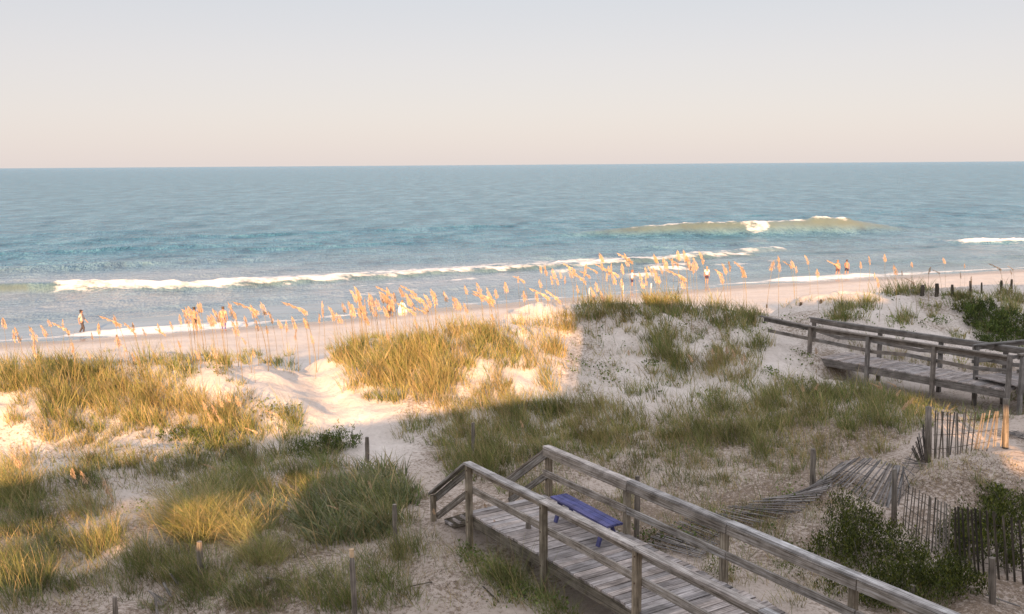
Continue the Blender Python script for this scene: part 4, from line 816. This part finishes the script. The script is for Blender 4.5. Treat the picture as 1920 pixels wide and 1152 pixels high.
def key(ub, vb, ut, vt, h=None, y=None, zb=.0):
    """bottom on the sand under one pixel; top at height h above its own sand, or straight up from the bottom"""
    b_ = gnd(ub, vb); b_.z += zb
    if h is None: t_ = at_y(ut, vt, b_.y)
    else: t_ = gnd(ut, vt); d = ray(ut, vt); k = h; t_ = Vector((t_.x - d[0] * 0, t_.y, t_.z + h)); t_ = Vector(at_y(ut, vt, t_.y - h / max(.15, -d[2] + .0))) if False else t_
    return (b_, t_)
def raised(u, v, h):
    """point h above the sand seen at this pixel"""
    d = ray(u, v); X = d[0] * _Yo; Z = ZC + d[2] * _Yo; g = Z - hs(X, _Yo); i = np.where(g <= h)[0][0]; return Vector((X[i], _Yo[i], Z[i]))
def fence(name, label, keys, n, posts, mt, jit=.02, cat='fence'):
    o = empty(name, keys[0][0]); tag(o, label, cat)
    m_ = MB(); 
    if isinstance(n, int): slat_run(m_, keys, n, jit=jit)
    m_.build('slat_panel', M[mt], o); m_ = MB(); wires(m_, keys); m_.build('wire', M['slatdark'], o)
    for (u, vb, vt, r) in posts:
        p = gnd(u, vb); t_ = at_y(u, vt, p.y); m_ = MB(); m_.tube([p - up * .3, (p + t_) / 2, t_], [r, r * .97, r * .9], 8, .9); m_.build('post', M['stake'], o, True)
fence('slat_fence', 'upright dark slat fence running out of the lower right edge', [key(1688, 990, 1697, 905), key(1735, 1030, 1742, 930), key(1783, 1062, 1784, 950)], 15, [(1677, 990, 880, .055)], 'stake', .012)
fence('slat_fence', 'last stretch of dark upright slats at the lower right edge, behind the dark stake', [key(1787, 1064, 1786, 950), key(1850, 1085, 1842, 955), key(1960, 1105, 1950, 985)], 14, [], 'slatdark', .012)
fence('slat_fence', 'leaning slat fence between two posts below the far boardwalk', [key(1748, 862, 1752, 770), key(1790, 856, 1792, 775), key(1835, 846, 1850, 772), key(1882, 838, 1888, 768)], 23, [(1741, 868, 763, .075), (1886, 842, 748, .075)], 'stake', .03)
fence('fallen_fence', 'twisted slat fence collapsing between its two posts on the right sand', [
    (gnd(1740, 864), at_y(1743, 775, gnd(1740, 864).y)), (gnd(1733, 866), raised(1725, 815, .75)), (gnd(1722, 868), raised(1706, 850, .35)), (gnd(1738, 872), raised(1694, 872, .25)),
    (gnd(1680, 960), raised(1694, 876, .45)), (gnd(1655, 955), raised(1682, 874, .45)), (gnd(1625, 938), raised(1668, 868, .45)), (gnd(1585, 920), raised(1640, 862, .42)), (gnd(1545, 912), raised(1615, 857, .4)), (gnd(1510, 920), raised(1578, 868, .3))], 42, [], 'slat', .02)
fence('fallen_fence', 'slat fence lying flat on the sand behind the right handrail', [
    (raised(1560, 890, .16), raised(1505, 922, .12)), (raised(1560, 912, .12), raised(1462, 934, .10)), (raised(1536, 930, .13), raised(1423, 938, .13)), (raised(1508, 957, .13), raised(1392, 952, .13)), (raised(1468, 965, .13), raised(1366, 950, .13)), (raised(1412, 984, .13), raised(1336, 964, .13)),
    (raised(1372, 1000, .13), raised(1290, 972, .13)), (raised(1345, 1022, .13), raised(1255, 985, .13)), (raised(1325, 1035, .13), raised(1225, 1005, .13)), (raised(1310, 1045, .13), raised(1212, 1020, .13))], 46, [], 'slat', .02)
fence('fallen_fence', 'heap of grey slats on the sand right of the leaning fence', [(raised(1885, 812, .1), raised(1935, 830, .1)), (raised(1900, 805, .1), raised(1950, 815, .1))], 7, [], 'slat', .04)

# ------------------------------------------------------------------ people on the beach
def skin(name, J, E, Rd, root):
    names = list(J); me = bpy.data.meshes.new(name); me.from_pydata([J[k] for k in names], [(names.index(a), names.index(b_)) for a, b_ in E], [])
    o = bpy.data.objects.new(name, me); COL.objects.link(o); md = o.modifiers.new('s', 'SKIN'); md.use_smooth_shade = True
    for i, k in enumerate(names):
        r = Rd[k]; me.skin_vertices[0].data[i].radius = r if isinstance(r, tuple) else (r, r); me.skin_vertices[0].data[i].use_root = (k == root)
    s2 = o.modifiers.new('d', 'SUBSURF'); s2.levels = 1; s2.render_levels = 1
    bpy.context.view_layer.update(); ev = o.evaluated_get(bpy.context.evaluated_depsgraph_get()); m2 = bpy.data.meshes.new_from_object(ev); m2.name = name
    bpy.data.objects.remove(o); return m2
BASE = dict(pel=(0, 0, .95), wst=(0, 0, 1.10), chs=(0, 0, 1.30), nck=(0, .0, 1.47), jaw=(0, -.02, 1.55), hed=(0, -.01, 1.65), crn=(0, 0, 1.71), nos=(0, -.125, 1.61))
for sg, q in ((-1, 'l'), (1, 'r')):
    BASE.update({'sh' + q: (.18 * sg, 0, 1.41), 'el' + q: (.25 * sg, .02, 1.13), 'wr' + q: (.26 * sg, -.06, .89), 'pm' + q: (.26 * sg, -.08, .82), 'hp' + q: (.09 * sg, 0, .90), 'kn' + q: (.10 * sg, -.02, .49), 'an' + q: (.10 * sg, .02, .08), 'to' + q: (.115 * sg, -.14, .03)})
RAD = dict(pel=(.15, .11), wst=(.135, .10), chs=(.16, .11), nck=.055, jaw=.07, hed=(.082, .098), crn=.05, nos=.014)
for q in 'lr': RAD.update({'sh' + q: .062, 'el' + q: .043, 'wr' + q: .028, 'pm' + q: (.04, .02), 'hp' + q: .095, 'kn' + q: .058, 'an' + q: .036, 'to' + q: .032})
def fingers(J, Rd, E):
    for q in 'lr':
        w_, p = Vector(J['wr' + q]), Vector(J['pm' + q]); d = (p - w_).normalized(); a = Vector((0, 1, 0)) if abs(d.y) < .8 else Vector((1, 0, 0)); a = (a - d * a.dot(d)).normalized()
        for i, (o_, l) in enumerate(((-.03, .07), (-.01, .08), (.01, .075), (.03, .06))):
            k = 'f%d%s' % (i, q); J[k + 'a'] = tuple(p + a * o_ + d * l * .5); J[k + 'b'] = tuple(p + a * o_ * 1.1 + d * l + Vector((0, -.015, 0))); Rd[k + 'a'] = .009; Rd[k + 'b'] = .008; E += [('pm' + q, k + 'a'), (k + 'a', k + 'b')]
        J['th' + q] = tuple(w_.lerp(p, .6) - a * .05 + d * .03); Rd['th' + q] = .010; E.append(('wr' + q, 'th' + q))
EB = [('pel', 'wst'), ('wst', 'chs'), ('chs', 'nck'), ('nck', 'jaw'), ('jaw', 'hed'), ('hed', 'crn'), ('hed', 'nos')]
for q in 'lr': EB += [('chs', 'sh' + q), ('sh' + q, 'el' + q), ('el' + q, 'wr' + q), ('wr' + q, 'pm' + q), ('pel', 'hp' + q), ('hp' + q, 'kn' + q), ('kn' + q, 'an' + q), ('an' + q, 'to' + q)]
SKIN = plain('skin', (.36, .20, .13), .6, .1)
def cloth(c): return plain('cloth', c, .85, .15)
def person(label, u, v, pose, face, shirt, lower, hair, legl='shorts', size=1.0, at=None):
    J = dict(BASE); J.update(pose); Rd = dict(RAD); E = list(EB); fingers(J, Rd, E)
    p = gnd(u, v) if at is None else at
    root = empty('person', p, face); tag(root, label, 'person'); root.scale = (size,) * 3
    link('body', skin('body', J, E, Rd, 'pel'), root, SKIN)
    lerp = lambda a, b_, f_: tuple(Vector(J[a]).lerp(Vector(J[b_]), f_))
    if shirt is not None:
        j = {k: J[k] for k in ('pel', 'wst', 'chs', 'shl', 'shr')}; j['nb'] = lerp('chs', 'nck', .75); e = [('pel', 'wst'), ('wst', 'chs'), ('chs', 'nb'), ('chs', 'shl'), ('chs', 'shr')]; r = dict(pel=(.165, .13), wst=(.16, .125), chs=(.18, .13), nb=.075, shl=.08, shr=.08)
        for q in 'lr': j['s' + q] = lerp('sh' + q, 'el' + q, .75); e.append(('sh' + q, 's' + q)); r['s' + q] = .068
        link('shirt', skin('shirt', j, e, r, 'wst'), root, cloth(shirt))
    j = dict(pel=J['pel'], w2=lerp('pel', 'wst', .45)); e = [('w2', 'pel')]; r = dict(pel=(.17, .135), w2=(.155, .12)); f_ = .85 if legl == 'shorts' else 1
    for q in 'lr':
        j['hp' + q] = J['hp' + q]; j['t' + q] = lerp('hp' + q, 'kn' + q, f_); e += [('pel', 'hp' + q), ('hp' + q, 't' + q)]; r['hp' + q] = .112; r['t' + q] = .095 if legl == 'shorts' else .075
        if legl != 'shorts': j['a' + q] = lerp('kn' + q, 'an' + q, .9); e.append(('t' + q, 'a' + q)); r['a' + q] = .058
    link('shorts' if legl == 'shorts' else 'trousers', skin('shorts', j, e, r, 'pel'), root, cloth(lower))
    hd, jw = Vector(J['hed']), Vector(J['jaw']); ax = (hd - jw).normalized()
    j = dict(a=tuple(hd + Vector((0, .035, .0))), b=tuple(hd + ax * .05 + Vector((0, .02, 0))), c=tuple(jw + Vector((0, .05, .02)))); link('hair', skin('hair', j, [('a', 'b'), ('a', 'c')], dict(a=.09, b=.075, c=.055), 'a'), root, cloth(hair))
    return root
walk = dict(knl=(-.1, -.16, .50), anl=(-.1, -.10, .09), tol=(-.11, -.26, .05), knr=(.1, .04, .49), anr=(.1, .28, .12), tor=(.11, .16, .03), ell=(-.26, .12, 1.14), wrl=(-.27, .08, .9), pml=(-.27, .06, .83), elr=(.25, -.06, 1.13), wrr=(.24, -.22, .93), pmr=(.24, -.27, .87))
lift = dict(ell=(-.3, -.12, 1.2), wrl=(-.2, -.32, 1.25), pml=(-.17, -.38, 1.28))
PI = math.pi
person('person with dark cap and pale shirt walking along the waterline at far left', 155, 628, walk, PI * .5, (.46, .40, .37), (.05, .04, .045), (.03, .02, .02), 'long')
person('bare-backed person in black shorts hidden behind a bunch of plumes on the left', 366, 622, BASE, PI, None, (.02, .02, .03), (.05, .03, .02))
person('person in long blue trousers standing behind plumes right of the bare-backed one', 420, 622, BASE, PI, (.50, .33, .22), (.09, .09, .33), (.08, .05, .03), 'long')
sit = dict(pel=(0, 0, .14), wst=(0, -.02, .30), chs=(0, -.06, .50), nck=(0, -.08, .66), jaw=(0, -.11, .74), hed=(0, -.11, .84), crn=(0, -.10, .90), nos=(0, -.225, .80))
for sg, q in ((-1, 'l'), (1, 'r')): sit.update({'sh' + q: (.17 * sg, -.06, .60), 'el' + q: (.24 * sg, -.16, .38), 'wr' + q: (.14 * sg, -.36, .44), 'pm' + q: (.09 * sg, -.42, .46), 'hp' + q: (.09 * sg, -.02, .13), 'kn' + q: (.12 * sg, -.40, .46), 'an' + q: (.11 * sg, -.48, .07), 'to' + q: (.12 * sg, -.62, .03)})
person('tanned person sitting on the sand among the centre plumes', 729, 588, sit, PI * .9, None, (.06, .04, .05), (.06, .03, .02))
pw = person('person sitting wrapped in a white towel beside the tanned seated one', 755, 586, sit, PI * 1.1, (.75, .74, .72), (.70, .70, .68), (.20, .14, .08))
tw = MB(); tw.org = (0, 0, 0)
prof = [(.36, .0), (.34, .25), (.25, .5), (.14, .72), (.10, .82)]
for (r0, z0), (r1, z1) in zip(prof[:-1], prof[1:]):
    for k in range(14):
        a0, a1 = k / 14 * 6.283, (k + 1) / 14 * 6.283; f0, f1 = 1 + .12 * math.sin(a0 * 5), 1 + .12 * math.sin(a1 * 5)
        tw.quad((math.cos(a0) * r0 * f0, -.16 + math.sin(a0) * r0 * f0 * 1.3, z0), (math.cos(a1) * r0 * f1, -.16 + math.sin(a1) * r0 * f1 * 1.3, z0), (math.cos(a1) * r1 * f1, -.10 + math.sin(a1) * r1 * f1, z1), (math.cos(a0) * r1 * f0, -.10 + math.sin(a0) * r1 * f0, z1))
tw.build('towel', plain('towel', (.78, .77, .74), .9, .08), pw)
person('person in white top and dark shorts holding an arm out at the water edge', 1185, 541, lift, PI * .5, (.78, .72, .68), (.04, .02, .05), (.25, .12, .07))
person('person in light pink top and dark shorts standing in the shallows', 1325, 534, dict(BASE), PI, (.75, .62, .58), (.05, .025, .05), (.40, .22, .12))
person('left of the two tanned people walking side by side in the right shallows', 1570, 520, walk, PI * .8, None, (.10, .04, .05), (.30, .15, .07))
person('right of the two tanned people walking side by side in the right shallows', 1587, 519, walk, PI * .8, None, (.03, .02, .04), (.06, .03, .02))
WH = plain('white plastic', (.78, .76, .74), .4, .05)
for u, v0, v1, lb in ((1105, 553, 545, 'short white tube stuck in the sand, leftmost at the centre waterline'), (1168, 546, 536, 'short white tube stuck in the sand just left of the person in white top'), (1221, 543, 533, 'short white tube stuck in the sand right of the person in white top')):
    p = gnd(u, v0); m_ = MB(); m_.org = p; m_.tube([p - up * .2, p + up * .25, p + up * .55], [.045, .045, .05], 8); o = m_.build('rod_holder', WH); o.location = p; tag(o, lb, 'rod holder')

# ------------------------------------------------------------------ the beach houses behind (unseen; rooflines and openings shaped to cast the evening shade)
SID = plain('siding', (.52, .53, .52), .7, .08, 2); ROOF = plain('roof shingles', (.14, .13, .12), .9, .3, 6); TRIM = plain('white trim', (.75, .74, .72), .6, .05); GLASS = plain('window glass', (.05, .07, .09), .1, .1)
X, Yv = Vector((1, 0, 0)), Vector((0, 1, 0))
def blk(m_, x0, x1, y0, y1, z0, z1): m_.box(((x0 + x1) / 2, (y0 + y1) / 2, (z0 + z1) / 2), X, Yv, up, (x1 - x0) / 2, (y1 - y0) / 2, (z1 - z0) / 2, 1)
def windows(o, spots, y):
    for x, z, w_, h in spots:
        m_ = MB(); blk(m_, x - w_ / 2 - .08, x + w_ / 2 + .08, y - .02, y + .04, z - .08, z + h + .08); f_ = m_.build('window', TRIM, o); m_ = MB(); blk(m_, x - w_ / 2, x + w_ / 2, y + .043, y + .055, z, z + h); m_.org = o.location; m_.build('pane', GLASS, f_)
h1 = empty('beach_house', (3, -6, 4.2)); tag(h1, 'tall grey beach house with balcony behind the viewpoint', 'house')
m_ = MB(); blk(m_, -1.3, 7.6, -12, -2.2, 4.0, 13.2); blk(m_, 9.8, 11.4, -12, -2.2, 4.0, 13.2); blk(m_, 7.602, 9.798, -12, -2.2, 4.0, 9.3); blk(m_, 7.602, 9.798, -2.8, -2.25, 10.7, 13.2); blk(m_, 11.402, 30, -12, -2.2, 4.0, 15.4); m_.build('wall', SID, h1)  # gap added through the house to let sun reach the fence
m_ = MB(); blk(m_, -1.5, 11.4, -12.4, .9, 13.25, 13.5); m_.build('roof', ROOF, h1)
m_ = MB(); blk(m_, 11.42, 30.4, -12.4, -1.2, 15.45, 15.8); blk(m_, 6.8, 11.38, -12.0, -1.8, 13.52, 14.2); m_.build('shade_roof', ROOF, h1)  # raised blocks added to keep the right-hand dunes in shade
m_ = MB(); blk(m_, -1.3, 7.5, -2.195, .75, 9.6, 9.8); m_.build('balcony', TRIM, h1)
m_ = MB(); blk(m_, -1.3, 7.5, .66, .74, 10.72, 10.8); blk(m_, -1.3, 7.5, .68, .72, 9.9, 9.95)
for i in range(60): blk(m_, -1.25 + i * .147, -1.21 + i * .147, .685, .715, 9.95, 10.72)
m_.build('balcony_railing', TRIM, h1)
for x in (-1.22, 3.2, 7.4):
    m_ = MB(); blk(m_, x - .07, x + .07, .58, .72, 9.8, 13.25) if x != 3.2 else blk(m_, x - .07, x + .07, -2.1, -1.96, 9.8, 13.25); m_.build('porch_post', TRIM, h1)
windows(h1, [(1.5, 10.3, 1.6, 2), (5.5, 10.3, 1.6, 2), (1.5, 6.5, 1.6, 1.6), (5.5, 6.5, 1.6, 1.6), (14, 11.2, 1.6, 1.8), (18, 11.2, 1.6, 1.8), (22, 11.2, 1.6, 1.8), (14, 6.5, 1.6, 1.8), (18, 6.5, 1.6, 1.8)], -2.2)
h2 = empty('beach_house', (-10, -5, 4.2)); tag(h2, 'unseen lower beach house beside the viewpoint, porch openings shaped to pass the sun', 'house')
m_ = MB(); blk(m_, -14.5, -1.302, -4.5, -2.2, 4.0, 8.2); blk(m_, -6.7, -1.302, -4.5, -2.2, 8.202, 9.75); blk(m_, -5.4, -1.302, -4.5, -2.2, 9.752, 10.0); blk(m_, -3.4, -1.302, -4.5, -2.2, 10.002, 10.3); blk(m_, -9.2, -6.702, -2.6, -2.2, 8.202, 8.6); blk(m_, -40, -14.502, -12, -2.2, 4.0, 8.6); m_.build('wall', SID, h2)  # wall steps and openings shaped to drop sun strips on the grass
def roofslab(m_, x0, z0, x1, z1, y0, y1, th=.3):
    a = Vector((x0, (y0 + y1) / 2, z0)); b_ = Vector((x1, (y0 + y1) / 2, z1)); m_.beam(a, b_, y1 - y0, th)
m_ = MB(); roofslab(m_, -15, 8.85, -1.32, 10.75, -4.7, -2.0, .25); blk(m_, -40.2, -15.1, -12.2, -2.0, 8.65, 8.9); m_.build('roof', ROOF, h2)
for x in (-14.3, -12.6, -11.0, -9.0):  # wide posts added to break up the sun through the opening
    m_ = MB(); blk(m_, x - .2, x + .2, -2.55, -2.25, 8.202 if x < -9.25 else 8.602, 8.85 + (x + 15) * .139 - .13); m_.build('porch_post', TRIM, h2)
windows(h2, [(-12, 5.2, 1.4, 1.5), (-8, 5.2, 1.4, 1.5), (-20, 5.5, 1.6, 1.6), (-26, 5.5, 1.6, 1.6)], -2.2)

# ------------------------------------------------------------------ sun and sky
EL = R(11.0); sd = Vector((-.10, -1, 0)).normalized() * math.cos(EL) + up * math.sin(EL)      # towards the sun
sl = bpy.data.lights.new('sun', 'SUN'); sl.energy = 4.7; sl.angle = R(.55); sl.color = (1, .565, .27)
so = bpy.data.objects.new('sun', sl); COL.objects.link(so); so.rotation_euler = sd.to_track_quat('Z', 'Y').to_euler(); so.location = (0, -20, 40)
w = bpy.data.worlds.new('World'); sc.world = w; w.use_nodes = True; nt = w.node_tree; nt.nodes.clear()
sky = nt.nodes.new('ShaderNodeTexSky'); sky.sky_type = 'NISHITA'; sky.sun_disc = False; sky.sun_elevation = EL; sky.sun_rotation = math.atan2(sd.x, sd.y); sky.dust_density = 1.0; sky.ozone_density = 1.0
bg = nt.nodes.new('ShaderNodeBackground'); bg.inputs[1].default_value = .12; ow = nt.nodes.new('ShaderNodeOutputWorld')
def wn(t, **k):
    n = nt.nodes.new('ShaderNode' + t)
    for a, b in k.items(): setattr(n, a, b)
    return n
# pinkish horizon to pale grey-blue over the Nishita sky; overhead brightened as added fill
tc = wn('TexCoord'); sx = wn('SeparateXYZ'); nt.links.new(tc.outputs['Generated'], sx.inputs[0])
cr_ = wn('ValToRGB'); e = cr_.color_ramp; nt.links.new(sx.outputs[2], cr_.inputs[0])
HZ = [(0.0, (.770, .682, .668)), (.05, (.755, .685, .685)), (.10, (.725, .672, .688)), (.165, (.650, .640, .678)), (.30, (1.02, .98, 1.0)), (.60, (1.38, 1.33, 1.38)), (1.0, (1.38, 1.33, 1.38))]
e.elements[0].position = 0; e.elements[0].color = (*HZ[0][1], 1); e.elements[1].position = 1; e.elements[1].color = (*HZ[-1][1], 1)
for p_, c_ in HZ[1:-1]:
    x_ = e.elements.new(p_); x_.color = (*c_, 1)
sc_ = wn('Mix', data_type='RGBA', blend_type='MULTIPLY'); sc_.inputs[0].default_value = 1; sc_.inputs[7].default_value = (2.95, 2.95, 2.95, 1); nt.links.new(cr_.outputs[0], sc_.inputs[6]); sc_.clamp_result = False
gm = wn('Mix', data_type='RGBA', blend_type='MIX'); gm.clamp_result = False
mr = wn('MapRange'); mr.inputs[1].default_value = .15; mr.inputs[2].default_value = .5; mr.inputs[3].default_value = .93; mr.inputs[4].default_value = .72; nt.links.new(sx.outputs[2], mr.inputs[0]); nt.links.new(mr.outputs[0], gm.inputs[0])
nt.links.new(sky.outputs[0], gm.inputs[6]); nt.links.new(sc_.outputs[2], gm.inputs[7]); nt.links.new(gm.outputs[2], bg.inputs[0]); nt.links.new(bg.outputs[0], ow.inputs[0])
sc.view_settings.view_transform = 'Standard'; sc.view_settings.look = 'None'; sc.view_settings.gamma = 1; sc.view_settings.exposure = 1.5
sc.cycles.max_bounces = 6; sc.cycles.diffuse_bounces = 3; sc.cycles.glossy_bounces = 2; sc.cycles.transmission_bounces = 2; sc.cycles.use_adaptive_sampling = True
